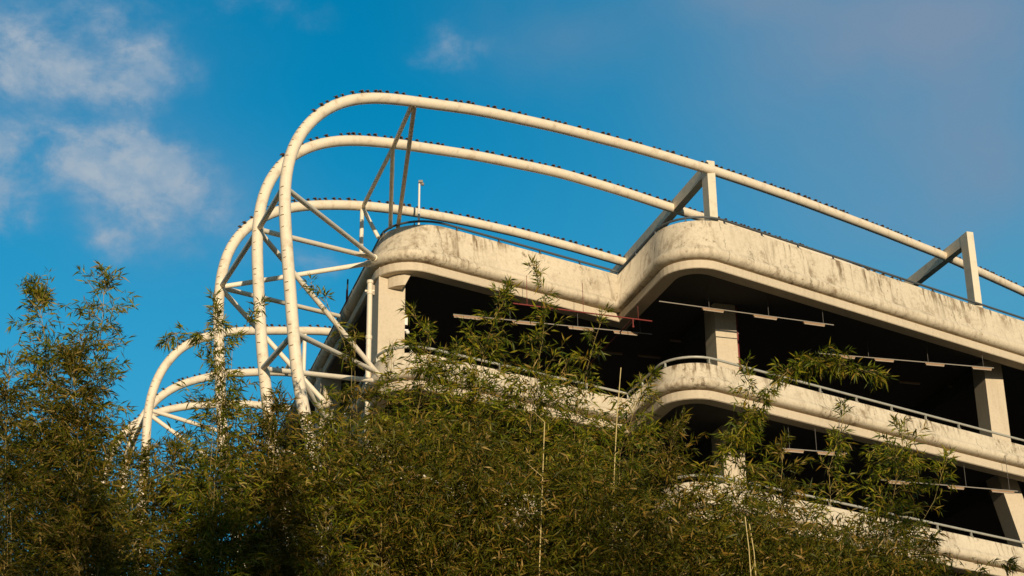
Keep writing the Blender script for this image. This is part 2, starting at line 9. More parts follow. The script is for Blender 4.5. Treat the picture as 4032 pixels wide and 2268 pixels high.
"F":[[1.33,70.655,24.856],[1.124,70.5,24.847],[0.919,70.345,24.838],[0.713,70.19,24.829],[0.507,70.035,24.819],[0.302,69.88,24.81],[0.096,69.725,24.801],[-0.11,69.57,24.791],[-0.316,69.415,24.782],[-0.521,69.26,24.773],[-0.727,69.105,24.764],[-0.933,68.949,24.754],[-1.139,68.794,24.745],[-1.344,68.639,24.736],[-1.55,68.484,24.727],[-1.756,68.329,24.717],[-1.962,68.174,24.708],[-2.167,68.019,24.699],[-2.373,67.864,24.689],[-2.579,67.709,24.68],[-2.784,67.554,24.671],[-2.99,67.399,24.662],[-3.196,67.244,24.652],[-3.402,67.089,24.643],[-3.607,66.934,24.634],[-3.813,66.779,24.624],[-4.019,66.624,24.613],[-4.224,66.469,24.6],[-4.43,66.314,24.584],[-4.635,66.16,24.564],[-4.84,66.005,24.543],[-5.045,65.851,24.522],[-5.25,65.696,24.5],[-5.455,65.541,24.479],[-5.661,65.387,24.457],[-5.866,65.232,24.436],[-6.071,65.078,24.414],[-6.276,64.923,24.392],[-6.481,64.769,24.371],[-6.686,64.614,24.349],[-6.891,64.459,24.328],[-7.097,64.305,24.306],[-7.302,64.15,24.284],[-7.507,63.996,24.263],[-7.712,63.841,24.241],[-7.917,63.686,24.22],[-8.122,63.532,24.198],[-8.327,63.377,24.177],[-8.533,63.223,24.155],[-8.738,63.068,24.133],[-8.943,62.914,24.112],[-9.148,62.759,24.09],[-9.353,62.604,24.068],[-9.558,62.45,24.042],[-9.762,62.297,24.011],[-9.964,62.144,23.969],[-10.165,61.992,23.918],[-10.366,61.841,23.861],[-10.566,61.69,23.802],[-10.767,61.539,23.742],[-10.967,61.388,23.682],[-11.167,61.238,23.622],[-11.366,61.087,23.559],[-11.565,60.938,23.49],[-11.761,60.79,23.414],[-11.955,60.643,23.331],[-12.148,60.498,23.241],[-12.338,60.355,23.144],[-12.525,60.214,23.038],[-12.707,60.077,22.92],[-12.884,59.944,22.791],[-13.054,59.815,22.65],[-13.214,59.695,22.493],[-13.363,59.583,22.319],[-13.501,59.479,22.131],[-13.629,59.383,21.931],[-13.743,59.297,21.72],[-13.842,59.222,21.498],[-13.926,59.158,21.265],[-13.998,59.104,21.026],[-14.056,59.061,20.781],[-14.097,59.03,20.532],[-14.125,59.009,20.278],[-14.144,58.994,20.022],[-14.157,58.985,19.765],[-14.164,58.979,19.507],[-14.167,58.977,19.25],[-14.167,58.977,18.992],[-14.167,58.977,18.734],[-14.167,58.977,18.476],[-14.167,58.977,18.219],[-14.167,58.977,17.961],[-14.167,58.977,17.703],[-14.167,58.977,17.445],[-14.164,58.977,17.188],[-14.158,58.977,16.93],[-14.145,58.977,16.673],[-14.126,58.977,16.416],[-14.103,58.977,16.16],[-14.078,58.977,15.903],[-14.052,58.977,15.647],[-14.026,58.977,15.39],[-14.001,58.977,15.134],[-13.975,58.977,14.877],[-13.949,58.977,14.621],[-13.923,58.977,14.364],[-13.896,58.977,14.108],[-13.865,58.977,13.852],[-13.829,58.977,13.597],[-13.79,58.977,13.343],[-13.749,58.977,13.088],[-13.706,58.977,12.834],[-13.664,58.977,12.58],[-13.622,58.977,12.325],[-13.579,58.977,12.071],[-13.537,58.977,11.817],[-13.494,58.977,11.563],[-13.452,58.977,11.308],[-13.41,58.977,11.054],[-13.367,58.977,10.8]]},"struts":[[[-5.099,36.689,19.991],[-3.69,44.086,21.6]],[[-6.085,39.043,20.108],[-3.69,44.086,21.6]],[[-7.569,42.661,20.19],[-3.84,44.186,21.5]],[[-7.568,42.662,20.168],[-5.058,48.117,21.6]],[[-6.084,39.044,20.066],[-3.45,43.1,17.85]],[[-5.177,36.63,20.084],[-6.103,39.03,20.102]],[[-6.119,39.017,20.075],[-7.569,42.661,20.19]],[[-7.567,42.662,20.145],[-4.95,44.059,17.5]],[[-4.855,36.873,16.528],[-5.874,39.202,16.576]],[[-4.839,36.885,16.533],[-3.55,43.1,17.95]],[[-5.857,39.215,16.581],[-3.65,43.2,17.75]],[[-4.656,37.023,15.432],[-3.4,43.1,14.5]],[[-2.408,38.717,23.333],[-3.044,41.334,23.555]],[[-3.044,41.334,23.555],[-4.173,45.22,23.689]],[[-2.351,38.76,23.333],[-3.154,45.0,22.954]],[[-3.063,41.32,23.524],[-3.379,45.2,23.051]],[[-4.162,45.228,23.668],[-3.699,45.1,22.69]],[[-4.182,45.213,23.649],[-4.116,44.473,21.9]]],
"struts2":[[[-11.324,52.163,20.105],[-12.616,55.557,19.811]],[[-11.3,52.181,20.241],[-6.7,56.381,19.941]],[[-11.292,52.187,20.113],[-8.092,54.187,18.113]],[[-6.944,55.464,24.078],[-6.969,55.745,21.771]],[[-6.944,55.464,24.078],[-8.048,58.999,23.979]]],
"rooftop":[[-10.532,68.816],[-6.852,56.348],[-3.641,45.467],[-3.557,45.257],[-3.435,45.067],[-3.28,44.903],[-3.096,44.771],[-2.891,44.676],[-2.672,44.621],[-2.446,44.608],[-2.222,44.637],[-2.007,44.709],[-1.81,44.819],[3.14,48.23],[4.047,45.39],[4.136,45.181],[4.262,44.993],[4.422,44.832],[4.609,44.704],[4.817,44.614],[5.038,44.564],[5.265,44.557],[5.489,44.592],[5.702,44.669],[5.897,44.785],[11.017,48.518],[36.875,67.37]],
"roof":[[-10.731,68.679],[-7.052,56.21],[-3.743,44.999],[-3.677,44.833],[-3.58,44.682],[-3.457,44.552],[-3.312,44.448],[-3.149,44.372],[-2.976,44.329],[-2.797,44.318],[-2.619,44.342],[-2.449,44.398],[-2.293,44.486],[3.14,48.23],[4.152,45.059],[4.223,44.894],[4.323,44.746],[4.449,44.618],[4.598,44.517],[4.762,44.445],[4.937,44.406],[5.116,44.4],[5.294,44.428],[5.463,44.489],[5.617,44.581],[11.017,48.518],[36.875,67.37]],
"fl":[[-10.573,67.828],[-6.893,55.359],[-3.582,44.137],[-3.516,43.972],[-3.42,43.822],[-3.297,43.692],[-3.153,43.588],[-2.991,43.512],[-2.819,43.468],[-2.641,43.457],[-2.464,43.479],[-2.294,43.534],[-2.138,43.62],[3.22,47.25],[3.916,45.099],[3.986,44.936],[4.086,44.788],[4.211,44.662],[4.358,44.561],[4.521,44.489],[4.695,44.45],[4.873,44.443],[5.049,44.469],[5.217,44.528],[5.371,44.618],[10.831,48.507],[36.894,67.072]],
"col":[[-3.626,44.656,21.32],[5.851,47.821,21.72],[14.821,52.741,21.72]],
"posts":[[5.507,44.679,22.9],[14.316,50.999,22.9]],
"lights":[{"p":[[4.07,45.654,20.9],[9.213,47.568,20.9]],
"b":[0.24,0.36,0.53,0.665,0.82,0.945]},{"p":[[-1.662,46.419,20.9],[4.036,48.101,20.9]],
"b":[0.0,0.14,0.29,0.41,0.57,0.7,0.8,0.925]},{"p":[[9.13,49.793,20.9],[14.693,51.216,20.9]],
"b":[0.12,0.2,0.31,0.42,0.6,0.71,0.87,0.985]},{"p":[[6.901,46.493,16.9],[9.175,47.137,16.9]],
"b":[0.2,0.45,0.62,0.97]},{"p":[[10.564,49.617,16.9],[14.856,50.932,16.9]],
"b":[0.05,0.2,0.48,0.6,0.8,0.97]},{"p":[[2.568,51.244,21.67],[5.837,52.237,21.67]],
"b":[0.03,0.25,0.4,0.62]},{"p":[[3.725,50.134,21.67],[6.187,50.768,21.67]],
"b":[0.42,0.7]},{"p":[[12.172,54.197,21.67],[15.744,55.178,21.67]],
"b":[0.08,0.28,0.55,0.75]},{"p":[[14.237,56.097,17.93],[15.06,56.314,17.93]],
"b":[0.02,0.95]}],
"trees":[[-3.0,-8.0,14.9,3.8],[4.0,-9.0,15.4,4.0],[11.0,-8.5,15.2,4.0],[18,-9.0,15.7,3.9]],
"red":[[0.017,45.55,20.85],[3.959,46.978,20.85]],
"drain":[[-3.852,44.5,21.126]],
"pole":[[-2.603,45.4,23.284],[-2.592,45.4,24.533]],
"ant":[[-4.943,49.139,22.6],[-4.923,49.139,23.209]],
"plumes":[["plume",1.15,"g",[[-6.461,26.0,13.189,0.208],[-6.465,26.0,12.913,0.452],[-6.451,26.0,12.422,0.514],[-6.478,26.0,11.752,0.541],[-6.529,26.0,11.095,0.581],[-6.528,26.0,10.13,0.625],[-6.378,26.0,7.979,0.795]],
"tallest bamboo plume at the left, its open wispy crown against blue sky"],["plume",1.15,"g",[[-7.724,26.6,13.189,0.214],[-7.629,26.6,12.859,0.544],[-7.51,26.6,12.408,0.495],[-7.421,26.6,11.861,0.589],[-7.391,26.6,10.991,0.778],[-7.186,26.6,8.135,0.818]],
"wispy bamboo plume left of the tallest one, slightly shorter, forked thin crown"],["plume",1.7,"b",[[-7.539,25.0,11.347,0.136],[-7.521,25.0,10.997,0.308],[-7.487,25.0,10.247,0.55],[-7.262,25.0,7.748,0.565]],
"low bamboo clump cut off by the left edge of the picture"],["plume",2.2,"b",[[-6.689,25.4,11.49,0.249],[-6.646,25.4,11.199,0.59],[-6.568,25.4,10.561,0.69],[-6.47,25.4,9.627,0.719],[-6.288,25.4,7.833,0.897]],
"dense brownish bamboo bush below the two wispy plumes at the left"],["plume",0.9,"b",[[-6.124,27.0,10.947,0.091],[-6.121,27.0,10.648,0.233],[-6.056,27.0,10.449,0.484],[-5.831,27.0,8.215,0.694]],
"small bamboo in the gap between left bush and lowest white tube bend"],["plume",1.35,"g",[[-5.104,28.0,13.685,0.041],[-5.009,28.0,13.302,0.137],[-4.938,28.0,12.866,0.204],[-4.878,28.0,12.363,0.311],[-4.834,28.0,11.797,0.503],[-4.87,28.0,11.24,0.7],[-4.891,28.0,10.42,0.827],[-4.846,28.0,8.445,0.844]],
"slim bamboo spire climbing in front of the furthest-left tall white tube"],["spray",1.0,"g",[[-5.926,28.1,12.832,0.082],[-5.655,28.1,13.002,0.123],[-5.282,28.1,12.968,0.123],[-4.988,28.1,12.51,0.068]],
"arching bamboo spray drooping over the lower white tube bend"],["spray",0.8,"g",[[-4.331,28.2,13.538,0.069],[-4.52,28.2,13.217,0.096],[-4.751,28.2,12.834,0.068]],
"short leafy bamboo twig leaning right from the slim spire"],["plume",1.2,"b",[[-4.018,29.0,12.257,0.125],[-4.036,29.0,11.859,0.414],[-4.077,29.0,11.215,0.685],[-4.109,29.0,10.374,0.849],[-4.037,29.0,8.677,0.87]],
"rounded bamboo crown hiding the foot of the middle white tube"],["plume",1.0,"g",[[-3.271,29.5,12.43,0.098],[-3.271,29.5,11.951,0.279],[-3.283,29.5,11.226,0.624],[-3.227,29.5,10.513,0.792],[-3.175,29.5,8.788,0.814]],
"loose bamboo around the foot of the nearest white tube"],["plume",0.6,"b",[[-3.153,33.2,15.025,0.096],[-3.141,33.2,14.496,0.286],[-3.125,33.2,13.823,0.489],[-3.055,33.2,13.159,0.706],[-2.937,33.2,9.681,0.876]],
"brownish bamboo standing beside the white drainpipe"],["spray",0.5,"g",[[-4.065,33.0,16.044,0.113],[-3.777,33.0,15.778,0.112],[-3.579,33.0,15.275,0.072],[-3.351,33.0,14.76,0.063],[-3.179,33.0,14.167,0.047]],
"thin bare bamboo shoot with few leaves crossing the sky left of the drainpipe"],["plume",0.68,"g",[[-2.152,33.0,15.471,0.096],[-1.855,33.0,15.149,0.27],[-1.615,33.0,14.822,0.364],[-1.651,33.0,14.357,0.535],[-1.802,33.0,13.691,0.821],[-1.949,33.0,12.831,1.009],[-1.989,33.0,9.621,1.021]],
"bright green bamboo in front of the corner column with leaves bent left"],["plume",0.62,"g",[[0.001,33.4,16.164,0.146],[-0.132,33.4,15.831,0.307],[-0.353,33.4,15.398,0.369],[-0.516,33.4,14.881,0.559],[-0.679,33.4,14.202,0.714],[-0.839,33.4,13.2,0.943],[-0.959,33.4,9.705,0.993]],
"feathery bamboo plume leaning right before the dark upper storey"],["plume",0.66,"g",[[0.423,33.0,16.369,0.209],[0.617,33.0,15.955,0.192],[0.661,33.0,15.348,0.365],[0.595,33.0,14.75,0.584],[0.465,33.0,14.078,0.706],[0.332,33.0,13.046,0.931],[0.167,33.0,9.594,0.981]],
"highest bamboo plume in the middle, its tip crossing the sunlit roof parapet"],["plume",0.6,"g",[[1.913,33.6,15.669,0.065],[1.675,33.6,15.019,0.177],[1.47,33.6,14.292,0.32],[1.294,33.6,13.66,0.492],[1.196,33.6,12.912,0.749],[1.079,33.6,9.729,0.922]],
"sparse bamboo with thin visible stem just right of the highest middle plume"],["plume",0.8,"g",[[2.815,34.0,14.339,0.129],[2.575,34.0,14.0,0.363],[2.378,34.0,13.451,0.601],[2.112,34.0,12.702,0.796],[1.934,34.0,9.815,0.934]],
"short bamboo below the inner corner where the two parapets meet"],["culm",0,"y",[[2.051,31.8,13.684,0.0],[1.941,31.8,12.688,0.0],[1.852,31.8,11.599,0.0],[1.723,31.8,9.284,0.0]],
"pale leafless bamboo pole rising past the inner parapet corner"],["culm",0,"y",[[0.541,29.6,11.849,0.0],[0.488,29.6,10.852,0.0],[0.405,29.6,9.244,0.0],[0.384,29.6,8.768,0.0]],
"yellow bare bamboo culm in the middle of the thicket"],["culm",0,"y",[[3.85,29.0,9.928,0.0],[3.881,29.0,9.382,0.0],[3.882,29.0,8.579,0.0]],
"leaning pale bamboo pole low in the thicket, left of a twin"],["culm",0,"y",[[3.942,29.2,9.861,0.0],[3.99,29.2,9.367,0.0],[3.994,29.2,8.626,0.0]],
"leaning pale bamboo pole low in the thicket, right of a twin"],["plume",1.1,"b",[[3.098,32.0,12.663,0.166],[2.963,32.0,12.193,0.496],[2.86,32.0,11.572,0.822],[2.685,32.0,9.321,0.954]],
"broad low bamboo under the rounded corner of the middle parapet"],["plume",0.8,"g",[[4.524,32.4,13.962,0.124],[4.547,32.4,13.47,0.309],[4.475,32.4,12.945,0.323],[4.344,32.4,12.308,0.52],[4.245,32.4,11.679,0.798],[4.031,32.4,9.401,0.895]],
"bamboo plume crossing the middle parapet right of its rounded corner"],["spray",1.5,"g",[[7.028,32.0,13.533,0.108],[6.527,32.0,13.702,0.31],[6.007,32.0,13.847,0.371],[5.435,32.0,13.821,0.339],[4.989,32.0,13.422,0.107],[4.41,32.0,12.647,0.038],[3.761,32.0,11.793,0.038],[3.281,32.0,11.106,0.037]],
"long bamboo cane arching right over the middle handrail with heavy foliage"],["plume",0.6,"g",[[6.451,33.0,13.361,0.127],[6.424,33.0,13.049,0.205],[6.238,33.0,12.483,0.235],[6.053,33.0,12.003,0.359],[6.033,33.0,11.291,0.435],[5.888,33.0,9.524,0.612]],
"little bamboo tuft on a thin stem against the middle parapet"],["plume",0.8,"g",[[7.41,32.6,12.832,0.125],[7.442,32.6,12.534,0.485],[7.384,32.6,12.097,0.716],[7.24,32.6,11.625,0.891],[7.067,32.6,11.005,0.809],[6.806,32.6,9.415,0.722]],
"wide bamboo crown at the right overlapping the dark lower storey"],["plume",0.6,"g",[[8.171,32.2,11.996,0.093],[8.022,32.2,11.646,0.262],[7.816,32.2,11.108,0.352],[7.466,32.2,10.579,0.396],[7.193,32.2,9.314,0.527]],
"rightmost bamboo plume, narrow, below the middle parapet"],["plume",0.8,"b",[[5.164,32.8,12.47,0.155],[5.127,32.8,11.952,0.479],[5.022,32.8,11.323,0.768],[4.893,32.8,9.487,0.985]],
"low bamboo between arching cane and little tuft"],["spray",1.1,"g",[[8.775,31.0,9.602,0.103],[8.497,31.0,9.634,0.162],[8.2,31.0,9.494,0.088],[7.839,31.0,9.086,0.058]],
"isolated leafy bamboo twig in front of the lowest visible parapet at bottom right"],["plume",1.2,"b",[[-5.774,29.0,11.308,0.138],[-5.747,29.0,10.884,0.413],[-5.712,29.0,10.325,0.685],[-5.608,29.0,8.697,0.844]],
"low bamboo bush under the lower white tube bend"],["plume",0.8,"b",[[7.421,31.0,10.096,0.103],[7.214,31.0,9.809,0.336],[6.975,31.0,9.524,0.655],[6.786,31.0,9.028,0.797]],
"low bamboo bush at the lower right before the lowest visible parapet"],["plume",0.42,"g",[[-1.128,33.8,14.996,0.113],[-1.208,33.8,14.574,0.354],[-1.366,33.8,13.851,0.68],[-1.428,33.8,9.808,0.928]],
"bushy bamboo covering the left part of the middle parapet handrail"],["plume",0.4,"g",[[1.088,33.9,14.712,0.113],[1.021,33.9,14.239,0.354],[0.861,33.9,13.52,0.679],[0.783,33.9,9.805,0.853]],
"bushy bamboo covering the middle parapet left of the sparse thin-stemmed bamboo"],["plume",0.55,"g",[[-2.439,33.5,14.843,0.08],[-2.431,33.5,14.39,0.304],[-2.501,33.5,13.757,0.595],[-2.473,33.5,9.748,0.845]],
"bamboo leaning on the rounded left end of the middle parapet"],["plume",1.2,"b",[[-0.681,31.5,12.5,0.148],[-0.682,31.5,12.073,0.443],[-0.611,31.5,11.612,0.808],[-0.621,31.5,9.241,0.865]],
"brownish bamboo crown in the thicket under the bushy handrail bamboo"],["plume",1.1,"g",[[1.284,31.0,11.996,0.131],[1.26,31.0,11.655,0.42],[1.187,31.0,11.057,0.685],[1.135,31.0,9.098,0.78]],
"greener bamboo crown in the thicket beside the yellow bare culm"],["plume",1.1,"b",[[-2.377,30.5,12.214,0.13],[-2.369,30.5,11.763,0.43],[-2.356,30.5,11.022,0.711],[-2.32,30.5,9.02,0.804]],
"olive bamboo crown at the foot of the drainpipe"]],
"thick":[[-10.703,32.1,13.357],[-9.464,32.1,13.1],[-7.448,32.1,12.438],[-6.314,32.1,12.306],[-5.512,32.1,12.73],[-4.474,32.1,13.115],[-3.259,32.1,12.94],[-2.201,32.1,12.846],[-0.318,32.1,12.663],[1.551,32.1,12.244],[3.017,32.1,11.601],[5.196,32.1,10.921],[7.011,32.1,10.632],[7.543,32.1,10.099],[7.997,32.1,9.573]],
"blobs":[[-17.49,30.41,2.21,1.15,0.8],[-15.52,30.04,2.5,0.89,0.9],[-13.82,29.72,1.32,0.95,1.05],[-17.67,29.66,1.9,0.89,0.8],[-14.84,27.58,1.58,0.48,0.75],[-16.41,27.05,2.14,0.76,0.8],[-16.99,26.3,1.7,1.02,0.5],[-13.4,26.72,1.14,0.76,0.85],[-12.6,26.22,1.21,0.99,1.05],[-11.38,25.43,1.69,1.21,0.85],[-13.82,24.62,0.77,0.45,0.85],[-17.55,24.89,0.98,0.83,1.0],[-7.05,24.24,1.05,0.43,0.8],[-1.92,31.21,1.19,0.57,0.75],[-2.36,30.99,0.74,0.32,0.5],[-9.3,32.24,2.11,0.64,0.55],[-13.86,31.56,1.2,0.7,0.4]],
"veils":[[15.23,31.1,4.91,1.91,0.75],[16.83,27.81,2.88,3.57,0.75],[11.08,29.47,4.83,3.06,0.4],[1.77,31.4,3.28,1.4,0.3],[12.71,25.31,3.94,2.55,0.3],[8.87,32.02,3.0,0.76,0.4],[-12.1,25.88,3.68,2.16,0.3],[-16.19,29.84,4.7,2.04,0.25]],
"cam":[[0.999925,0.012217,-0.0],[0.004852,-0.397118,-0.917755],[-0.011212,0.917686,-0.397148]],
"holes":[[2.93,11.26,0.42,0.32],[1.98,11.61,0.38,0.23],[5.65,11.09,1.03,0.37],[7.07,10.48,0.69,0.35],[-3.91,12.24,0.29,0.54],[2.15,10.17,0.14,0.38],[-4.98,11.01,0.23,0.15]]}

random.seed(7)
RNG = np.random.default_rng(11)
SC = bpy.context.scene
COL = SC.collection
PI = math.pi

# ------------------------------------------------------------------ helpers
def tag(o, label=None, cat=None, group=None, kind=None):
    if label: o['label'] = label
    if cat: o['category'] = cat
    if group: o['group'] = group
    if kind: o['kind'] = kind
    return o

def thing(name, loc, label, cat, group=None):
    o = bpy.data.objects.new(name, None)
    o.empty_display_size = .3
    COL.objects.link(o); o.location = loc
    return tag(o, label, cat, group)

def wloc(o):
    v = Vector(o.location)
    while o.parent:
        o = o.parent; v += Vector(o.location)
    return v

class MB:
    """collects vertices and faces in world metres"""
    def __init__(s): s.v = []; s.f = []; s.smooth = []
    def add(s, vs, fs, sm=False):
        n = len(s.v); s.v += [tuple(map(float, v)) for v in vs]
        s.f += [tuple(i + n for i in f) for f in fs]; s.smooth += [sm] * len(fs)
    def box(s, o, ax, ay, az):
        """box from corner o along three edge vectors"""
        o, ax, ay, az = map(Vector, (o, ax, ay, az))
        vs = [o, o+ax, o+ax+ay, o+ay, o+az, o+ax+az, o+ax+ay+az, o+ay+az]
        fs = [(0,3,2,1),(4,5,6,7),(0,1,5,4),(1,2,6,5),(2,3,7,6),(3,0,4,7)]
        if ax.cross(ay).dot(az) < 0: fs = [f[::-1] for f in fs]
        s.add(vs, fs)
    def tube(s, pts, r, n=8, cap=True):
        P = [Vector(p) for p in pts]; m = len(P)
        rs = r if isinstance(r, (list, tuple)) else [r] * m
        vs = []; up = None
        for i, p in enumerate(P):
            t = (P[min(i+1, m-1)] - P[max(i-1, 0)]).normalized()
            if up is None:
                up = Vector((0,0,1)) if abs(t.z) < .9 else Vector((1,0,0))
            a = t.cross(up).normalized(); up = a.cross(t).normalized()
            for k in range(n):
                q = 2 * PI * k / n
                vs.append(p + (a * math.cos(q) + up * math.sin(q)) * rs[i])
        fs = [(i*n+k, i*n+(k+1) % n, (i+1)*n+(k+1) % n, (i+1)*n+k) for i in range(m-1) for k in range(n)]
        s.add(vs, fs, True)
        if cap:
            s.add(vs[:n], [tuple(range(n))[::-1]]); s.add(vs[-n:], [tuple(range(n))])
    def ball(s, c, r, n=10, m=6, sc=(1,1,1)):
        vs = []; fs = []
        for j in range(m+1):
            th = PI * j / m
            for k in range(n):
                ph = 2*PI*k/n
                vs.append((c[0]+r*sc[0]*math.sin(th)*math.cos(ph), c[1]+r*sc[1]*math.sin(th)*math.sin(ph), c[2]+r*sc[2]*math.cos(th)))
        for j in range(m):
            for k in range(n):
                fs.append((j*n+k, (j+1)*n+k, (j+1)*n+(k+1) % n, j*n+(k+1) % n))
        s.add(vs, fs, True)
    def build(s, name, mat, parent=None):
        me = bpy.data.meshes.new(name)
        b = wloc(parent) if parent else Vector((0,0,0))
        me.from_pydata([(x-b.x, y-b.y, z-b.z) for x, y, z in s.v], [], s.f)
        me.polygons.foreach_set('use_smooth', s.smooth)
        if mat: me.materials.append(mat)
        me.update()
        return link(name, me, parent)

def link(name, me, parent=None):
    o = bpy.data.objects.new(name, me); COL.objects.link(o)
    if parent: o.parent = parent
    return o

# ------------------------------------------------------------------ materials
class NT:
    def __init__(s, tree): s.t = tree; s.n = tree.nodes; s.l = tree.links
    def new(s, typ, **kw):
        n = s.n.new(typ)
        for k, v in kw.items():
            if k.startswith('i_'):
                n.inputs[k[2:].replace('_', ' ')].default_value = v
            else: setattr(n, k, v)
        return n
    def put(s, sock, v):
        if hasattr(v, 'is_linked'): s.l.new(v, sock)
        else: sock.default_value = v
    def math(s, op, a, b=0., c=None, clamp=False):
        n = s.n.new('ShaderNodeMath'); n.operation = op; n.use_clamp = clamp
        s.put(n.inputs[0], a); s.put(n.inputs[1], b)
        if c is not None: s.put(n.inputs[2], c)
        return n.outputs[0]
    def mix(s, f, a, b, typ='MIX'):
        n = s.n.new('ShaderNodeMix'); n.data_type = 'RGBA'; n.blend_type = typ
        s.put(n.inputs['Factor'], f); s.put(n.inputs[6], a); s.put(n.inputs[7], b)
        return n.outputs[2]
    def noise(s, vec, scale, detail=4., rough=.55, dist=0.):
        n = s.n.new('ShaderNodeTexNoise'); s.put(n.inputs['Vector'], vec)
        n.inputs['Scale'].default_value = scale; n.inputs['Detail'].default_value = detail
        n.inputs['Roughness'].default_value = rough; n.inputs['Distortion'].default_value = dist
        return n.outputs['Fac']
    def ramp(s, f, a, b):
        n = s.n.new('ShaderNodeMapRange'); n.interpolation_type = 'SMOOTHSTEP'
        s.put(n.inputs[0], f); n.inputs[1].default_value = a; n.inputs[2].default_value = b
        return n.outputs[0]
    def scale(s, vec, v):
        n = s.n.new('ShaderNodeMapping'); s.put(n.inputs[0], vec); n.inputs['Scale'].default_value = v
        return n.outputs[0]

def new_mat(name):
    m = bpy.data.materials.new(name); m.use_nodes = True
    nt = NT(m.node_tree); bs = m.node_tree.nodes['Principled BSDF']
    return m, nt, bs

def rgb(c): return (c[0], c[1], c[2], 1.)

def concrete(name, base, dark, streak=1., pit=1., rough=.85, bump=.25):
    m, nt, bs = new_mat(name)
    co = nt.new('ShaderNodeTexCoord').outputs['Object']
    broad = nt.noise(co, .45, 3)
    patch = nt.ramp(nt.noise(co, 2.3, 8, .72, .1), .48, .70)
    st = nt.ramp(nt.noise(nt.scale(co, (6.5, 6.5, .42)), 1., 6, .65, .12), .47, .72)
    if pit >= 1.:      # rain runs start under the coping and thin out downwards
        gz = nt.new('ShaderNodeSeparateXYZ'); nt.put(gz.inputs[0], nt.new('ShaderNodeTexCoord').outputs['Generated'])
        run = nt.math('MULTIPLY_ADD', nt.ramp(nt.math('ADD', gz.outputs[2], nt.math('MULTIPLY', nt.noise(nt.scale(co, (5, 5, .2)), 1., 4), .5)), .75, 1.35), .9, .55)
        st = nt.math('MULTIPLY', st, run)
    mask = nt.ramp(nt.noise(co, .5, 3), .40, .62)
    fine = nt.noise(co, 14., 6, .7)
    col = nt.mix(broad, rgb([c*.88 for c in base]), rgb([min(.9, c*1.08) for c in base]))
    f1 = nt.math('MULTIPLY', st, nt.math('MULTIPLY_ADD', mask, .66*streak, .10*streak))
    col = nt.mix(f1, col, rgb(dark))
    f2 = nt.math('MULTIPLY', patch, nt.math('MULTIPLY_ADD', mask,   .36*streak, .09*streak))
    col = nt.mix(f2, col, rgb([d*1.25 for d in dark]))
    smut = nt.ramp(nt.noise(nt.scale(co, (1, 1, .8)), 5., 7, .78, .1), .51, .70)
    smask = nt.ramp(nt.noise(co, .8, 2), .50, .62)
    col = nt.mix(nt.math('MULTIPLY', nt.math('MULTIPLY', smut, smask), .62*streak), col, rgb([d*.8 for d in dark]))
    col = nt.mix(nt.math('MULTIPLY', nt.ramp(fine, .42, .78), .30), col, rgb(dark))
    vo = nt.new('ShaderNodeTexVoronoi'); nt.put(vo.inputs['Vector'], co); vo.inputs['Scale'].default_value = 3.3
    vo.inputs['Randomness'].default_value = 1.
    spot = nt.math('LESS_THAN', nt.math('ADD', vo.outputs['Distance'], nt.math('MULTIPLY', fine, .12)), .155)
    keep = nt.ramp(nt.noise(co, 1.1, 2), .46, .54)
    col = nt.mix(nt.math('MULTIPLY', nt.math('MULTIPLY', spot, keep), .5*pit), col, rgb([d*.45 for d in dark]))
    if pit >= 1.:      # fine pour joints and cracks every few metres along the wall
        dt = nt.new('ShaderNodeVectorMath', operation='DOT_PRODUCT'); nt.put(dt.inputs[0], co); dt.inputs[1].default_value = (.8, .6, .12)
        uu = nt.math('ADD', nt.math('MULTIPLY', dt.outputs['Value'], 1/3.1), nt.math('MULTIPLY', nt.noise(co, 3., 4, .7), .10))
        ln = nt.math('LESS_THAN', nt.math('ABSOLUTE', nt.math('SUBTRACT', nt.math('FRACT', uu), .5)), .0045)
        ln = nt.math('MULTIPLY', ln, nt.ramp(nt.noise(co, 1.3, 3), .44, .56))
        col = nt.mix(nt.math('MULTIPLY', ln, .55), col, rgb([d*.6 for d in dark]))
    nt.put(bs.inputs['Base Color'], col)
    bs.inputs['Roughness'].default_value = rough
    bs.inputs['Specular IOR Level'].default_value = .25
    bp = nt.new('ShaderNodeBump'); bp.inputs['Strength'].default_value = bump; bp.inputs['Distance'].default_value = .02
    nt.put(bp.inputs['Height'], nt.math('ADD', fine, nt.math('MULTIPLY', st, .08)))
    nt.l.new(bp.outputs[0], bs.inputs['Normal'])
    return m

def paint(name, base, dirt, rough=.45, amount=.3, metallic=0., streak=(3, 3, 3)):
    m, nt, bs = new_mat(name)
    co = nt.new('ShaderNodeTexCoord').outputs['Object']
    a = nt.ramp(nt.noise(nt.scale(co, streak), 1.3, 6, .65, .3), .48, .75)
    b = nt.ramp(nt.noise(co, 22., 4, .7), .55, .8)
    col = nt.mix(nt.math('MULTIPLY', a, amount), rgb(base), rgb(dirt))
    col = nt.mix(nt.math('MULTIPLY', b, amount*.6), col, rgb([d*.7 for d in dirt]))
    nt.put(bs.inputs['Base Color'], col)
    bs.inputs['Roughness'].default_value = rough; bs.inputs['Metallic'].default_value = metallic
    bs.inputs['Specular IOR Level'].default_value = .3
    bp = nt.new('ShaderNodeBump'); bp.inputs['Strength'].default_value = .08; bp.inputs['Distance'].default_value = .01
    nt.put(bp.inputs['Height'], b); nt.l.new(bp.outputs[0], bs.inputs['Normal'])
    return m

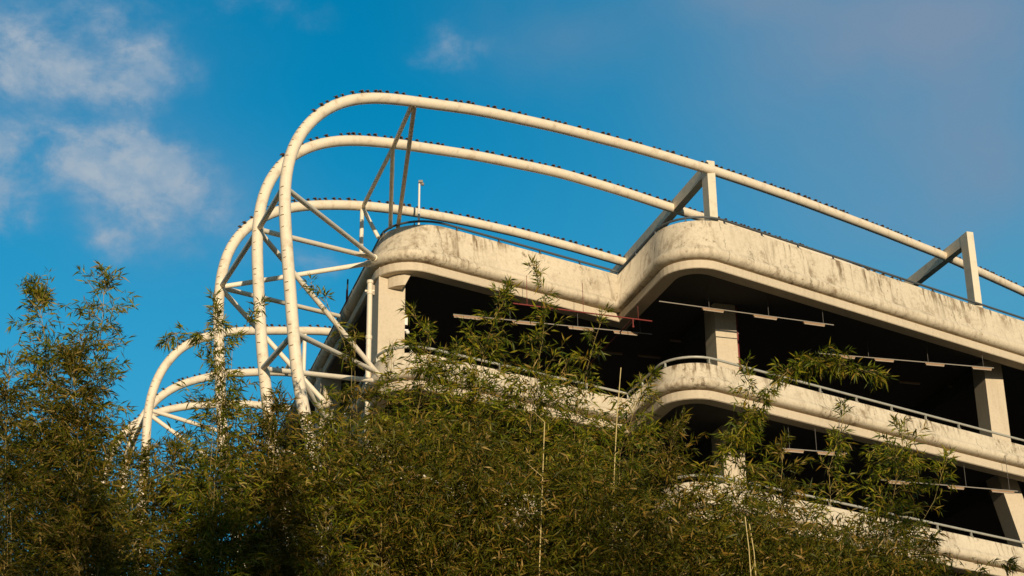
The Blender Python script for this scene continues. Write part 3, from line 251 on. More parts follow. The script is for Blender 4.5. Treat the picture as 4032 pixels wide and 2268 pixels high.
def leaf_mat(name, cols, spec=.14, transl=.28):
    m, nt, bs = new_mat(name)
    g = nt.new('ShaderNodeNewGeometry').outputs['Random Per Island']
    cr = nt.new('ShaderNodeValToRGB'); cr.color_ramp.interpolation = 'LINEAR'
    el = cr.color_ramp.elements
    while len(el) < len(cols): el.new(.5)
    for e, (p, c) in zip(el, cols): e.position = p; e.color = rgb(c)
    nt.put(cr.inputs[0], g)
    co = nt.new('ShaderNodeTexCoord').outputs['Object']
    clump = nt.noise(co, 1.6, 3)
    col = nt.mix(nt.ramp(clump, .3, .7), nt.mix(.6, cr.outputs[0], (.55,.5,.6,1), 'MULTIPLY'), cr.outputs[0])
    nt.put(bs.inputs['Base Color'], col)
    bs.inputs['Roughness'].default_value = .42; bs.inputs['Specular IOR Level'].default_value = spec
    tr = nt.new('ShaderNodeBsdfTranslucent')
    nt.put(tr.inputs['Color'], nt.mix(1., col, (1.0, 1.05, .5, 1), 'MULTIPLY'))
    mx = nt.new('ShaderNodeMixShader'); mx.inputs[0].default_value = transl
    nt.l.new(bs.outputs[0], mx.inputs[1]); nt.l.new(tr.outputs[0], mx.inputs[2])
    nt.l.new(mx.outputs[0], nt.n['Material Output'].inputs['Surface'])
    return m

M = {}
M['concrete'] = concrete('weathered_concrete', (.70,.60,.445), (.225,.165,.10), 2.2, 1.)
M['concrete_plain'] = concrete('smooth_concrete', (.62,.52,.38), (.30,.24,.16), .35, .5, bump=.12)
M['concrete_side'] = concrete('board_concrete', (.58,.51,.40), (.25,.2,.14), .6, .4, bump=.15)
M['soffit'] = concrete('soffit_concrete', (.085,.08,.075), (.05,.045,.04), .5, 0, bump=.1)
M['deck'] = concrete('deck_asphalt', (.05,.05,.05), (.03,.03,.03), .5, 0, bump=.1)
M['cream'] = paint('cream_steel_paint', (.82,.70,.53), (.40,.28,.16), .55, .55)
M['strut'] = paint('cream_strut_paint', (.86,.75,.58), (.44,.32,.19), .5, .22)
M['rusty'] = paint('rust_stained_paint', (.80,.63,.45), (.38,.21,.11), .65, .5, streak=(6, 6, 2))
M['cleat'] = paint('rusty_cleat_steel', (.085,.06,.045), (.05,.03,.02), .8, .5)
M['tick'] = paint('stained_cleat_plate', (.26,.18,.10), (.12,.08,.05), .7, .5)
M['rail_dark'] = paint('weathered_rail_steel', (.11,.12,.125), (.06,.06,.055), .5, .4, .3)
M['rail'] = paint('galvanised_rail_steel', (.46,.44,.37), (.24,.22,.18), .5, .4, .2)
M['portal'] = paint('painted_portal_concrete', (.70,.62,.47), (.34,.27,.18), .7, .35)
M['pipe'] = paint('pale_drainpipe_paint', (.78,.68,.52), (.40,.30,.18), .45, .3)
M['red'] = paint('red_sprinkler_paint', (.20,.035,.03), (.14,.03,.02), .5, .4)
M['conduit'] = paint('galvanised_conduit', (.26,.23,.19), (.15,.12,.09), .5, .3)
M['hanger'] = paint('dull_hanger_steel', (.12,.11,.10), (.07,.06,.05), .6, .3)
M['batten'] = paint('lamp_batten_paint', (.38,.22,.11), (.22,.12,.06), .5, .3)
M['tube'] = paint('fluorescent_tube_glass', (.45,.36,.27), (.32,.25,.19), .35, .2)
M['dark'] = paint('dark_plastic', (.03,.03,.03), (.02,.02,.02), .5, .2)
M['white'] = paint('white_enamel', (.78,.74,.66), (.45,.38,.28), .4, .2)
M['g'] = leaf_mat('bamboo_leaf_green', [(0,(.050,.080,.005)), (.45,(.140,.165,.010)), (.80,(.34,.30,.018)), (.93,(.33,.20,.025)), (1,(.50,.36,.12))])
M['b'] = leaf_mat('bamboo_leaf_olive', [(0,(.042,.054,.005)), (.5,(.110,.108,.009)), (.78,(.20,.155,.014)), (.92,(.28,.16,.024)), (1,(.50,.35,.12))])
M['culm'] = paint('bamboo_culm_skin', (.36,.26,.07), (.12,.09,.03), .45, .5)
M['culm_y'] = paint('dry_bamboo_culm', (.56,.43,.18), (.26,.18,.07), .5, .4, streak=(3, 3, 8))
M['ground'] = concrete('dry_ground', (.055,.055,.035), (.03,.03,.02), 1., 0)

# ------------------------------------------------------------------ sky, sun, camera
SUN_EL, SUN_DIR = 8.5, Vector((.228, -.974, 0)).normalized()
w = bpy.data.worlds.new('World'); SC.world = w; w.use_nodes = True
nt = NT(w.node_tree); bg = nt.n['Background']
sky = nt.new('ShaderNodeTexSky', sky_type='NISHITA', sun_disc=False)
sky.sun_elevation = math.radians(SUN_EL)
sky.sun_rotation = math.atan2(SUN_DIR.x, SUN_DIR.y)
sky.air_density = 1.; sky.dust_density = .6; sky.ozone_density = 1.5
gen = nt.new('ShaderNodeTexCoord').outputs['Generated']
nrm = nt.new('ShaderNodeVectorMath', operation='NORMALIZE'); nt.put(nrm.inputs[0], gen); dv = nrm.outputs[0]
sp = nt.new('ShaderNodeSeparateXYZ'); nt.put(sp.inputs[0], dv)
az = nt.math('MULTIPLY', nt.math('ARCTAN2', sp.outputs[0], sp.outputs[1]), 180/PI)
el = nt.math('MULTIPLY', nt.math('ARCSINE', sp.outputs[2]), 180/PI)
# ragged cloud outlines: wander the direction with noise first
wob = nt.new('ShaderNodeTexNoise'); nt.put(wob.inputs['Vector'], dv); wob.inputs['Scale'].default_value = 17.; wob.inputs['Detail'].default_value = 6.; wob.inputs['Roughness'].default_value = .6
ws = nt.new('ShaderNodeSeparateColor'); nt.put(ws.inputs[0], wob.outputs['Color'])
az2 = nt.math('ADD', az, nt.math('MULTIPLY', nt.math('SUBTRACT', ws.outputs[0], .5), 3.2))
el2 = nt.math('ADD', el, nt.math('MULTIPLY', nt.math('SUBTRACT', ws.outputs[1], .5), 2.4))
def bank(blobs, a_, e_, gain):
    tot = None
    for a0, e0, ra, re, amp in blobs:
        x = nt.math('DIVIDE', nt.math('SUBTRACT', a_, a0), ra*gain)
        y = nt.math('DIVIDE', nt.math('SUBTRACT', e_, e0), re*gain)
        q = nt.math('ADD', nt.math('MULTIPLY', x, x), nt.math('MULTIPLY', y, y))
        g = nt.math('MULTIPLY', nt.math('EXPONENT', nt.math('MULTIPLY', q, -1.)), amp)
        tot = g if tot is None else nt.math('ADD', tot, g)
    return tot
dens = bank(GEO['blobs'], az2, el2, 1.3)       # cumulus banks
veil = bank(GEO['veils'], az2, el2, 1.0)       # thin even veil
# cloud cover of the rest of the sky, out of the picture
far = nt.math('MULTIPLY', nt.ramp(nt.noise(dv, 3.2, 6, .6), .47, .68), nt.math('MAXIMUM', nt.ramp(az, 25., 45.), nt.ramp(az, -25., -45.)))
fb = nt.noise(nt.scale(dv, (1, 1, 1.5)), 22., 8, .60, .2)
puff = nt.math('MULTIPLY', dens, nt.math('MULTIPLY_ADD', nt.ramp(fb, .25, .75), 1.0, .22))
cover = nt.ramp(puff, .10, 1.12)
# picture side of the sky is a deep saturated blue; towards the low sun it stays hazy
north = nt.ramp(nt.math('ADD', nt.math('MULTIPLY', sp.outputs[1], .9), nt.math('MULTIPLY', sp.outputs[2], .25)), -.1, .75)
tint = nt.mix(north, (.50, .49, .49, 1), (.012, 1.66, 2.22, 1))
base = nt.mix(1., sky.outputs[0], tint, 'MULTIPLY')
rightpale = nt.math('MULTIPLY', nt.ramp(az, -6., 20.), .34)
lowpale = nt.math('MULTIPLY', nt.ramp(el, 30., 14.), .42)
pale = nt.math('ADD', rightpale, lowpale)
base = nt.mix(pale, base, (1.55, 5.0, 7.2, 1))
fb2 = nt.noise(nt.scale(dv, (1, 1, 1.3)), 55., 6, .62, .2)
cl = nt.mix(nt.math('MULTIPLY', nt.ramp(puff, .2, 1.7), nt.math('MULTIPLY_ADD', nt.ramp(fb2, .3, .7), .55, .6), clamp=True), (3.2, 4.8, 6.7, 1), (5.3, 6.3, 7.3, 1))
vn = nt.math('MULTIPLY_ADD', nt.noise(nt.scale(dv, (1, 1, 1.3)), 9., 5, .55, .2), 1.0, .45)
base = nt.mix(nt.math('MULTIPLY', veil, vn, clamp=True), base, (2.45, 3.75, 5.5, 1))
colr = nt.mix(nt.math('MULTIPLY', cover, nt.math('MULTIPLY_ADD', nt.ramp(fb2, .3, .7), .22, .70)), base, cl)
colr = nt.mix(nt.math('MULTIPLY', far, .6), colr, (2.4, 2.3, 2.35, 1))
nt.put(bg.inputs['Color'], colr)
bg.inputs['Strength'].default_value = .075

sl = bpy.data.lights.new('sun', 'SUN'); sl.energy = 4.4; sl.angle = math.radians(.6); sl.color = (1., .835, .60)
so = bpy.data.objects.new('sun', sl); COL.objects.link(so)
sdir = Vector((SUN_DIR.x*math.cos(math.radians(SUN_EL)), SUN_DIR.y*math.cos(math.radians(SUN_EL)), math.sin(math.radians(SUN_EL))))
so.rotation_euler = sdir.to_track_quat('Z', 'Y').to_euler(); so.location = sdir*60

cd = bpy.data.cameras.new('camera'); cd.sensor_width = 36.; cd.lens = 4500/2576*36; cd.clip_end = 6000
co_ = bpy.data.objects.new('camera', cd); COL.objects.link(co_)
R = Matrix([r for r in GEO['cam']]).to_4x4(); co_.matrix_world = Matrix.Translation((0,0,1.6)) @ R
SC.camera = co_
SC.view_settings.view_transform = 'Standard'; SC.view_settings.look = 'None'
SC.view_settings.exposure = 0.; SC.view_settings.gamma = 1.

# ------------------------------------------------------------------ ground
g = MB(); n = 24; S = 3000.
g.add([(-S+2*S*i/n, -S+2*S*j/n, 0) for j in range(n+1) for i in range(n+1)],
      [(j*(n+1)+i, j*(n+1)+i+1, (j+1)*(n+1)+i+1, (j+1)*(n+1)+i) for j in range(n) for i in range(n)])
tag(g.build('ground', M['ground']), 'dry ground around the parking building', 'ground', kind='structure')

# ------------------------------------------------------------------ parking building
def normals(P):
    P = [Vector(p) for p in P]; N = []
    for i in range(len(P)):
        a = (P[i]-P[i-1]).normalized() if i else None
        b = (P[i+1]-P[i]).normalized() if i < len(P)-1 else None
        na = Vector((a.y, -a.x)) if a else None; nb = Vector((b.y, -b.x)) if b else None
        if na is None: N.append(nb)
        elif nb is None: N.append(na)
        else:
            m = (na+nb).normalized(); N.append(m / max(.35, m.dot(na)))
    return P, N

def sweep(mb, outline, prof, z0, smooth_ids=(), foot=None):
    P, N = normals(outline); k = len(prof)
    if foot:
        Q, NQ = normals(foot); z_hi = max(z for o, z in prof); vs = []
        for p, nn, q_, nq in zip(P, N, Q, NQ):
            for o, z in prof:
                t_ = min(1., (z_hi-z)/.9)
                vs.append((p.x+(q_.x-p.x)*t_+(nn.x+(nq.x-nn.x)*t_)*o, p.y+(q_.y-p.y)*t_+(nn.y+(nq.y-nn.y)*t_)*o, z0+z))
    else: vs = [(p.x+nn.x*o, p.y+nn.y*o, z0+z) for p, nn in zip(P, N) for o, z in prof]
    fs = []; fsm = []
    for i in range(len(P)-1):
        for j in range(k):
            f = (i*k+j, (i+1)*k+j, (i+1)*k+(j+1) % k, i*k+(j+1) % k)
            (fsm if j in smooth_ids else fs).append(f)
    mb.add(vs, fs); n0 = len(mb.v)-len(vs)
    mb.f += [tuple(i+n0 for i in f) for f in fsm]; mb.smooth += [True]*len(fsm)
    mb.add(vs[:k], [tuple(range(k))]); mb.add(vs[-k:], [tuple(range(k))[::-1]])

def offset(outline, o):
    P, N = normals(outline); return [(p.x+nn.x*o, p.y+nn.y*o) for p, nn in zip(P, N)]

def resample(path, step):
    out = [Vector(path[0])]
    for a, b in zip(path[:-1], path[1:]):
        a, b = Vector(a), Vector(b); n = max(1, int((b-a).length/step))
        out += [a+(b-a)*(i+1)/n for i in range(n)]
    return out

GX = Vector((math.cos(math.radians(17.3)), math.sin(math.radians(17.3)), 0))   # structural grid
GY = Vector((-GX.y, GX.x, 0))
UP = Vector((0,0,1))
bld = thing('parking_garage', (-3.3, 43.4, 0), 'cream concrete multi storey parking building with rounded stepped parapets and dark open floors', 'parking garage')

RAILS = [22.97, 18.80, 15.52, 12.2, 8.9, 5.6]
outl = [GEO['roof']] + [GEO['fl']]*5
def profile(roof):
    if roof:
        wall = [(-.17,-.135),(.02,-.135),(.045,-.15),(.05,-.18),(.15,-.99),(.18,-1.045),(.222,-1.09),(.248,-1.145),(.252,-1.205),(.238,-1.265),(.20,-1.315),(.145,-1.35),(.08,-1.365),(-.17,-1.365)]
        beam = [(-.35,-1.375),(-.02,-1.375),(-.02,-1.41),(.06,-1.41),(.06,-1.63),(.04,-1.65),(-.35,-1.65)]
        return wall, beam, -1.22, -1.05
    wall = [(-.17,-.205),(.02,-.205),(.045,-.22),(.05,-.25),(.12,-.60),(.15,-.645),(.20,-.69),(.23,-.745),(.235,-.80),(.22,-.86),(.18,-.90),(.12,-.925),(.05,-.935),(-.17,-.935)]
    beam = [(-.35,-.945),(-.04,-.945),(-.04,-.975),(.03,-.975),(.03,-1.20),(.0,-1.22),(-.35,-1.22)]
    return wall, beam, -.80, -.62

LEVEL = []
for fi, (zr, ol) in enumerate(zip(RAILS, outl)):
    wall, beam, zc, zd = profile(fi == 0)
    LEVEL.append((zr+zc, zr+zd))
    mb = MB(); sweep(mb, GEO['rooftop'] if fi == 0 else ol, wall, zr, set(range(3, 13)), GEO['roof'] if fi == 0 else None)
    par = mb.build('parapet', M['concrete'], bld)
    mb = MB(); sweep(mb, ol, beam, zr)
    mb.build('edge_beam', M['concrete_plain'], bld)
    # slab: outline set back, closed behind
    inn = offset(ol, -.355); e0 = Vector((*ol[-1], 0)); b1 = e0 + GY*22
    poly = inn + [(b1.x, b1.y)]
    mb = MB(); k = len(poly)
    top = [(x, y, zr+zd) for x, y in poly]; bot = [(x, y, zr+zc) for x, y in poly]
    mb.add(bot, [tuple(range(k))[::-1]])
    mb.add(top+bot, [(i, (i+1) % k, k+(i+1) % k, k+i) for i in range(k)])
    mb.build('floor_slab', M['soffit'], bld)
    mb = MB(); inn2 = offset(ol, -.18); mb.add([(x, y, zr+zd+.004) for x, y in inn2]+[(b1.x, b1.y, zr+zd+.004)], [tuple(range(k))])
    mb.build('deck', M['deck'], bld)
    # guard rail on small brackets
    if fi < 4:
        rp = resample([(x, y, zr-(.03 if fi == 0 else .037)) for x, y in offset(GEO['rooftop'] if fi == 0 else ol, .01)], .35)
        mb = MB(); mb.tube(rp, .034 if fi == 0 else .037, 8)
        rl = mb.build('guard_rail', M['rail_dark'] if fi == 0 else M['rail'], bld)
        s = 0; last = -9; brk = None
        for a, b in zip(rp[:-1], rp[1:]):
            s += (b-a).length
            if s-last > 1.12 and 8 < s < 48:
                last = s; t = (b-a).normalized(); o_ = Vector((t.y, -t.x, 0))
                if brk is None:
                    q = MB(); zb = -.14 if fi == 0 else -.175
                    q.box((-.012,-.03,zb), (.024,0,0), (0,.06,0), (0,0,-zb)); q.box((-.045,-.045,zb+.012), (.09,0,0), (0,.09,0), (0,0,.012))
                    bo = q.build('rail_bracket', M['rail_dark'] if fi == 0 else M['rail'], None); brk = bo.data
                else: bo = link('rail_bracket', brk)
                bo.parent = rl; bo.location = a-wloc(rl); bo.rotation_euler = (0, 0, math.atan2(t.y, t.x))

def column(fl, sx, sy, ztop, zbot, lean=Vector((0,0,0)), mat='concrete_plain', name='column'):
    mb = MB(); fl = Vector((fl[0], fl[1], 0)); h = ztop-zbot
    a = fl+UP*zbot+lean
    mb.box(a, GX*sx, GY*sy, UP*h-lean)
    return mb.build(name, M[mat], bld)
C1, C2, C3 = GEO['col']
DX = Vector(C3[:2]+[0])-Vector(C2[:2]+[0])
for fi in range(len(RAILS)):
    zt = LEVEL[fi][0]-.004; zb = LEVEL[fi+1][1]+.006 if fi+1 < len(RAILS) else .0
    c1 = column(Vector((*C1[:2], 0))+(GY*1.3 if fi else GY*0), .74, .9, zt, zb)
    column(C2, .66, .75, zt, zb)
    lean = Vector((.75, .2, 0)) if fi >= 1 else Vector((0,0,0))
    column(C3, .64, .68, zt, zb, lean)
    for back in (8.,):
        for c in (C1, C2, C3):
            p = Vector((c[0], c[1], 0))+GY*back
            column(p, .66, .75, zt, zb, name='column')
    # downstand beams on the column lines
    zc = LEVEL[fi][0]
    for c in (C1, C2, C3):
        p = Vector((c[0], c[1], 0))
        mb = MB(); mb.box(p+GX*.08+GY*.76+UP*(zc-.50), GX*.5, GY*14, UP*.496)
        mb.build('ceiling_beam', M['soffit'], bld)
    if fi < 3:
        mb = MB(); c = Vector((C2[0], C2[1], 0)); zj = zc-.88
        mb.box(c-GX*.012-GY*.012+UP*zj, GX*.684, GY*.02, UP*.05)
        mb.build('column_joint', M['dark'], bld)
# corner haunch under the roof corner
ro = GEO['roof']
mb = MB(); p = Vector((C1[0], C1[1], 0)); zc = RAILS[0]-1.652
oo = [Vector((*q, 0)) for q in offset(ro, -.17)]
dense = []
for a, b in zip(oo[1:14], oo[2:15]):
    dense += [a+(b-a)*(i/12) for i in range(12)]
arc = [q for q in dense if -.14 <= (q-p).dot(GX) <= .64 and (q-p).dot(GY) < .6]
arc = arc+[p+GX*.65+GY*(arc[-1]-p).dot(GY)]
flat = [p-GX*.13+GY*.62] + arc + [p+GX*.65+GY*.62]
wide = [q.copy() for q in flat]; wide[-1] += GX*.14; wide[-2] += GX*.16
k = len(flat)
lo = [(q.x, q.y, zc-.33) for q in flat]; hi = [(q.x, q.y, zc) for q in wide]
mb.add(lo, [tuple(range(k))[::-1]])
mb.add(lo+hi, [(i, (i+1) % k, k+(i+1) % k, k+i) for i in range(k)])
mb.build('corner_haunch', M['concrete_plain'], bld)
# back and right end walls
e0 = Vector((*GEO['roof'][-1], 0)); b1 = e0+GY*22; f0 = Vector((*GEO['roof'][0], 0))
mb = MB()
sweep(mb, [(e0.x, e0.y), (b1.x, b1.y), (f0.x, f0.y)], [(-.3,0),(0,0),(0,21.),(-.3,21.)], 0)
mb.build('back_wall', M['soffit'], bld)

# portal frames on the roof: post and beam
for (b, zt, zb0) in ((GEO['posts'][0], 24.77, 21.9), (GEO['posts'][1], 25.42, 21.9)):
    b = Vector((b[0], b[1], 0))
    pf = MB(); pf.box(b+UP*zb0, GX*.235, GY*.40, UP*(zt-zb0)); po = pf.build('portal_frame', M['portal'], bld)
    bm_ = MB(); bm_.box(b+GX*.006+GY*.402+UP*(zt-.36), GX*.223, GY*13, UP*.356); bm_.build('portal_beam', M['portal'], po)
    leg = MB(); leg.box(b+GX*.006+GY*12.9+UP*zb0, GX*.223, GY*.4, UP*(zt-.37-zb0)); leg.build('portal_leg', M['portal'], po)

# column fittings at the corner
p = Vector((C1[0], C1[1], 0))+GX*.745+GY*.1
mb = MB(); mb.box(p+UP*20.02, GX*.10, GY*.12, UP*.34); mb.build('junction_box', M['white'], bld)
mb = MB(); mb.ball((p+GX*.10+UP*19.80), .06, 10, 6); mb.box(p+UP*19.84, GX*.12, GY*.05, UP*.05); mb.build('wall_lamp', M['white'], bld)

# drain pipe
d0 = Vector(GEO['drain'][0])
t = thing('drain_pipe', (d0.x, d0.y, 0), 'pale vertical drainpipe beside the corner column under the roof parapet', 'drainpipe')
mb = MB(); mb.tube([d0-UP*z for z in (20.9, 10, 4, 2, 0)], .072, 12); mb.build('pipe', M['pipe'], t)
for z in (0.0, .32, 1.62, 3.1, 4.7):
    mb = MB(); mb.tube([d0-UP*(z+.09), d0-UP*z], .09, 12); mb.build('collar', M['pipe'], t)
mb = MB(); mb.box(d0-UP*.33-Vector((.13,.02,0)), (.26,0,0), (0,.04,0), (0,0,.05)); mb.build('clamp', M['pipe'], t)

# red sprinkler pipes
a, b = map(Vector, GEO['red'])
t = thing('sprinkler_pipe', a, 'thin red sprinkler pipe hanging below the ceiling near the inner parapet corner', 'sprinkler pipe')
mb = MB(); mb.tube([a, b], .021, 8)
mb.tube([b*.86+a*.14-UP*0+GY*-.0, b*.86+a*.14+GY*5], .02, 6); mb.build('pipe', M['red'], t)
q = b*.86+a*.14
mb = MB(); mb.tube([q, q-UP*.22], .018, 6); mb.ball(q-UP*.24, .035, 8, 5); mb.build('sprinkler_head', M['red'], t)
for f in (.1, .5, .9):
    mb = MB(); q = a+(b-a)*f; mb.tube([q, Vector((q.x, q.y, LEVEL[0][0]))], .008, 5); mb.build('hanger', M['red'], t)
p = Vector((C2[0], C2[1], 0))+GX*.72+GY*.1
t = thing('red_riser', (p.x, p.y, LEVEL[1][1]), 'vertical red riser pipe running down the side of the middle column', 'riser pipe')
mb = MB(); mb.tube([p+UP*LEVEL[1][1], p+UP*(LEVEL[0][0]-.01)], .035, 8); mb.build('pipe', M['red'], t)
for z in (.5, 1.6, 2.7):
    mb = MB(); mb.box(p+UP*(LEVEL[1][1]+z)-GX*.06-GY*.02, GX*.10, GY*.04, UP*.04); mb.build('clamp', M['conduit'], t)

# ceiling light runs
LAB = ['suspended light run in front of the middle column, three battens below the roof soffit',
 'suspended light run behind the tallest middle bamboo, upper storey left bay',
 'suspended light run ending in front of the far right column, upper storey',
 'suspended light run on the lower storey behind the little bamboo tuft',
 'suspended light run on the lower storey ending at the leaning right column',
 'dim light run deep inside the left bay of the upper storey',
 'short dim light run deep inside, left of the middle column',
 'dim light run deep inside the right bay of the upper storey',
 'single bright bare tube hanging deep inside the lower storey at the right']
def hanger_top(z): return LEVEL[0][0] if z > 19 else LEVEL[1][0]
for li, L in enumerate(GEO['lights']):
    a, b = Vector(L['p'][0]), Vector(L['p'][1]); d = b-a; u = d.normalized(); v = Vector((-u.y, u.x, 0))
    t = thing('light_run', a, LAB[li], 'ceiling light', 'light runs hung under the parking ceilings')
    if li < 5:
        mb = MB(); mb.box(a-v*.012-UP*.012, d, v*.024, UP*.026); mb.build('conduit', M['conduit'], t)
    bb = L['b']
    for f0_, f1_ in zip(bb[::2], bb[1::2]):
        s0 = a+d*f0_; ln = d*(f1_-f0_)
        if li < 8:
            mb = MB(); mb.box(s0-v*.035-UP*.06, ln, v*.06, UP*.032); bt = mb.build('batten', M['batten'], t)
        else: bt = t
        mb = MB(); mb.tube([s0+u*.02-UP*.082-v*.02, s0+ln-u*.02-UP*.082-v*.02], .02, 8)
        mb.build('fluorescent_tube', M['tube'], bt)
    for f in ([.28, .62, .94] if li < 5 else []):
        q = a+d*f; mb = MB(); mb.tube([q, Vector((q.x, q.y, hanger_top(q.z)))], .008, 5); mb.build('hanger_rod', M['hanger'], t)

# roof camera pole and aerial
a, b = map(Vector, GEO['pole'])
t = thing('camera_pole', a-UP*.8, 'thin white pole with a small camera standing behind the roof parapet corner', 'pole')
mb = MB(); mb.tube([a-UP*.8, b], [.035, .03], 8); mb.build('pole', M['white'], t)
mb = MB(); mb.box(b+Vector((-.02,-.08,-.02)), (.12,0,0), (0,.10,0), (0,0,.07)); mb.ball(b+Vector((.09,-.02,-.05)), .052, 10, 6); mb.build('camera', M['conduit'], t)
a, b = map(Vector, GEO['ant'])
t = thing('roof_aerial', a-UP*.7, 'short dark aerial rod with red foot sticking up behind the side parapet', 'aerial')
mb = MB(); mb.tube([a-UP*.7, b], .028, 6); mb.build('rod', M['dark'], t)
mb = MB(); mb.tube([a-UP*.7, a+(b-a)*.45], .036, 6); mb.build('foot', M['red'], t)

# ------------------------------------------------------------------ tubular steel canopies
cle = MB(); cle.box((-.01,-.045,-.01), (.02,0,0), (0,.09,0), (0,0,.085)); cle.box((.011,-.045,.057), (.05,0,0), (0,.09,0), (0,0,.018)); cle.box((-.04,-.05,-.008), (.08,0,0), (0,.10,0), (0,0,.016))
tick = MB(); tick.box((-.006,-.036,-.01), (.012,0,0), (0,.072,0), (0,0,.026))
def cleat_positions(path):
    """distance along the tube -> frames; the fixings come in uneven pairs"""
    P = [Vector(p) for p in path]; out = []; s = 0.; nxt = .2; i = 0
    gaps = [.31, .2, .31, .2, .29, .2, .29, .19, .14, .24, .17, .28]
    for a, b in zip(P[:-1], P[1:]):
        L = (b-a).length; t = (b-a).normalized()
        h = Vector((t.x, t.y, 0))
        while nxt <= s+L:
            out.append((a+t*(nxt-s), t)); nxt += gaps[i % len(gaps)]; i += 1
        s += L
    return out

HD = Vector((-math.cos(math.radians(37)), -math.sin(math.radians(37)), 0))
CME = {}
def canopy(label, base, tubes, struts, rad, n_ind, zmin):
    t = thing('tubular_canopy', base, label, 'steel canopy', 'curved white tube canopies on the roof')
    left = n_ind; rest = MB(); rest2 = MB()
    for key in tubes:
        path = GEO['tubes'][key]
        mb = MB(); mb.tube(path, rad, 20)
        tb = mb.build('curved_tube', M['cream'], t)
        for p, tg in cleat_positions(path):
            if p.z < zmin or p.x > 19: continue
            a_ = tg.dot(HD); b_ = tg.z; nn = math.hypot(a_, b_); a_ /= nn; b_ /= nn
            fc = max(0., min(1., -b_*1.3-.2)); hh = HD*(1-fc)+Vector((-.36, -.93, 0))*fc
            out = hh*(-b_)+UP*a_; out = (out-tg*out.dot(tg)).normalized(); side = out.cross(tg).normalized()
            src = cle if out.z > .55 else tick
            if random.random() < .08: continue
            sc_ = random.uniform(.8, 1.15)
            m = Matrix((tg, side, out)).transposed().to_4x4() @ Matrix.Rotation(random.uniform(-.25, .25), 4, 'Z') @ Matrix.Rotation(random.uniform(-.12, .12), 4, 'Y') @ Matrix.Scale(sc_, 4)
            m.translation = p+out*(rad-.004)
            if left > 0:
                left -= 1
                kk = id(src)
                if kk not in CME:
                    o = src.build('mounting_cleat', M['cleat'] if src is cle else M['tick']); CME[kk] = o.data
                else: o = link('mounting_cleat', CME[kk])
                o.parent = tb; m.translation = m.translation-wloc(tb); o.matrix_local = m
            else:
                (rest if src is cle else rest2).add([m @ Vector(v) for v in src.v], src.f)
    if rest.v:
        tag(rest.build('mounting_cleats', M['cleat'], t), kind='stuff')
    if rest2.v:
        tag(rest2.build('mounting_cleats', M['tick'], t), kind='stuff')
    for i, (a, b) in enumerate(struts):
        mb = MB(); mb.tube([a, b], .066 if i < 12 else .058, 12)
        mb.build('strut', M['rusty'] if (i == 14 and len(struts) > 10) else M['strut'], t)
        if i < 3 and len(struts) > 10:
            a, b = Vector(a), Vector(b)
            mb = MB(); mb.tube([b-(b-a).normalized()*.12, b], .09, 10); mb.build('joint_plate', M['strut'], t)
    return t
canopy('nearest set of three curved cream tubes with struts, rising over the roof corner', (-4.2, 37.3, 0), ['A', 'B', 'C'], GEO['struts'], .138, 100, 13.)
canopy('lower looking set of cream tube hoops farther back, half hidden by left bamboo', (-11.5, 52, 0), ['D', 'E', 'F'], GEO['struts2'], .138, 60, 14.)

# ------------------------------------------------------------------ bamboo
def unit(a): return a/np.linalg.norm(a, axis=-1, keepdims=True)
def rand_unit(n): return unit(RNG.normal(size=(n, 3)))

def leaves_mesh(name, base, dirs, ln, wd, origin, mat, parent, twigs=None, tmat=None, r0=.0055):
    n = len(base)
    nrm_ = unit(np.cross(dirs, rand_unit(n))); side = np.cross(dirs, nrm_)
    droop = np.zeros((n, 3)); droop[:, 2] = -ln*RNG.uniform(.0, .22, n)
    mid = base+dirs*(ln*.38)[:, None]
    l_ = mid+side*(wd*.5)[:, None]+nrm_*(wd*.16)[:, None]; r_ = mid-side*(wd*.5)[:, None]+nrm_*(wd*.16)[:, None]
    tip = base+dirs*ln[:, None]+droop
    V = np.stack([base, l_, tip, r_], 1).reshape(-1, 3)
    i0 = np.arange(n)*4
    loops = [np.stack([i0, i0+1, i0+2, i0, i0+2, i0+3], 1).reshape(-1)]
    sizes = [np.full(n*2, 3)]; mi = [np.zeros(n*2)]
    if twigs:
        L = np.array(twigs); m, k, _ = L.shape
        ang = np.arange(3)*2*PI/3
        off = np.stack([np.cos(ang), np.sin(ang)*.7, np.sin(ang)*.7], 1); rr = np.linspace(r0, r0*.35, k)
        TV = (L[:, :, None, :]+off[None, None]*rr[None, :, None, None]).reshape(-1, 3)
        b = (np.arange(m)*k*3)[:, None]+len(V)
        F = np.concatenate([np.concatenate([b+j*3+q, b+j*3+(q+1) % 3, b+(j+1)*3+(q+1) % 3, b+(j+1)*3+q], 1) for j in range(k-1) for q in range(3)], 0)
        V = np.concatenate([V, TV]); loops.append(F.ravel()); sizes.append(np.full(len(F), 4)); mi.append(np.ones(len(F)))
    V = V-np.array(origin); loops = np.concatenate(loops); sizes = np.concatenate(sizes); mi = np.concatenate(mi)
    me = bpy.data.meshes.new(name)
    me.vertices.add(len(V)); me.vertices.foreach_set('co', V.astype(np.float32).ravel())
    me.loops.add(len(loops)); me.loops.foreach_set('vertex_index', loops.astype(np.int32))
    me.polygons.add(len(sizes)); me.polygons.foreach_set('loop_start', np.r_[0, np.cumsum(sizes)[:-1]].astype(np.int32))
    me.materials.append(mat)
    if tmat: me.materials.append(tmat)
    me.polygons.foreach_set('material_index', mi.astype(np.int32))
    me.update(calc_edges=True)
    return link(name, me, parent)

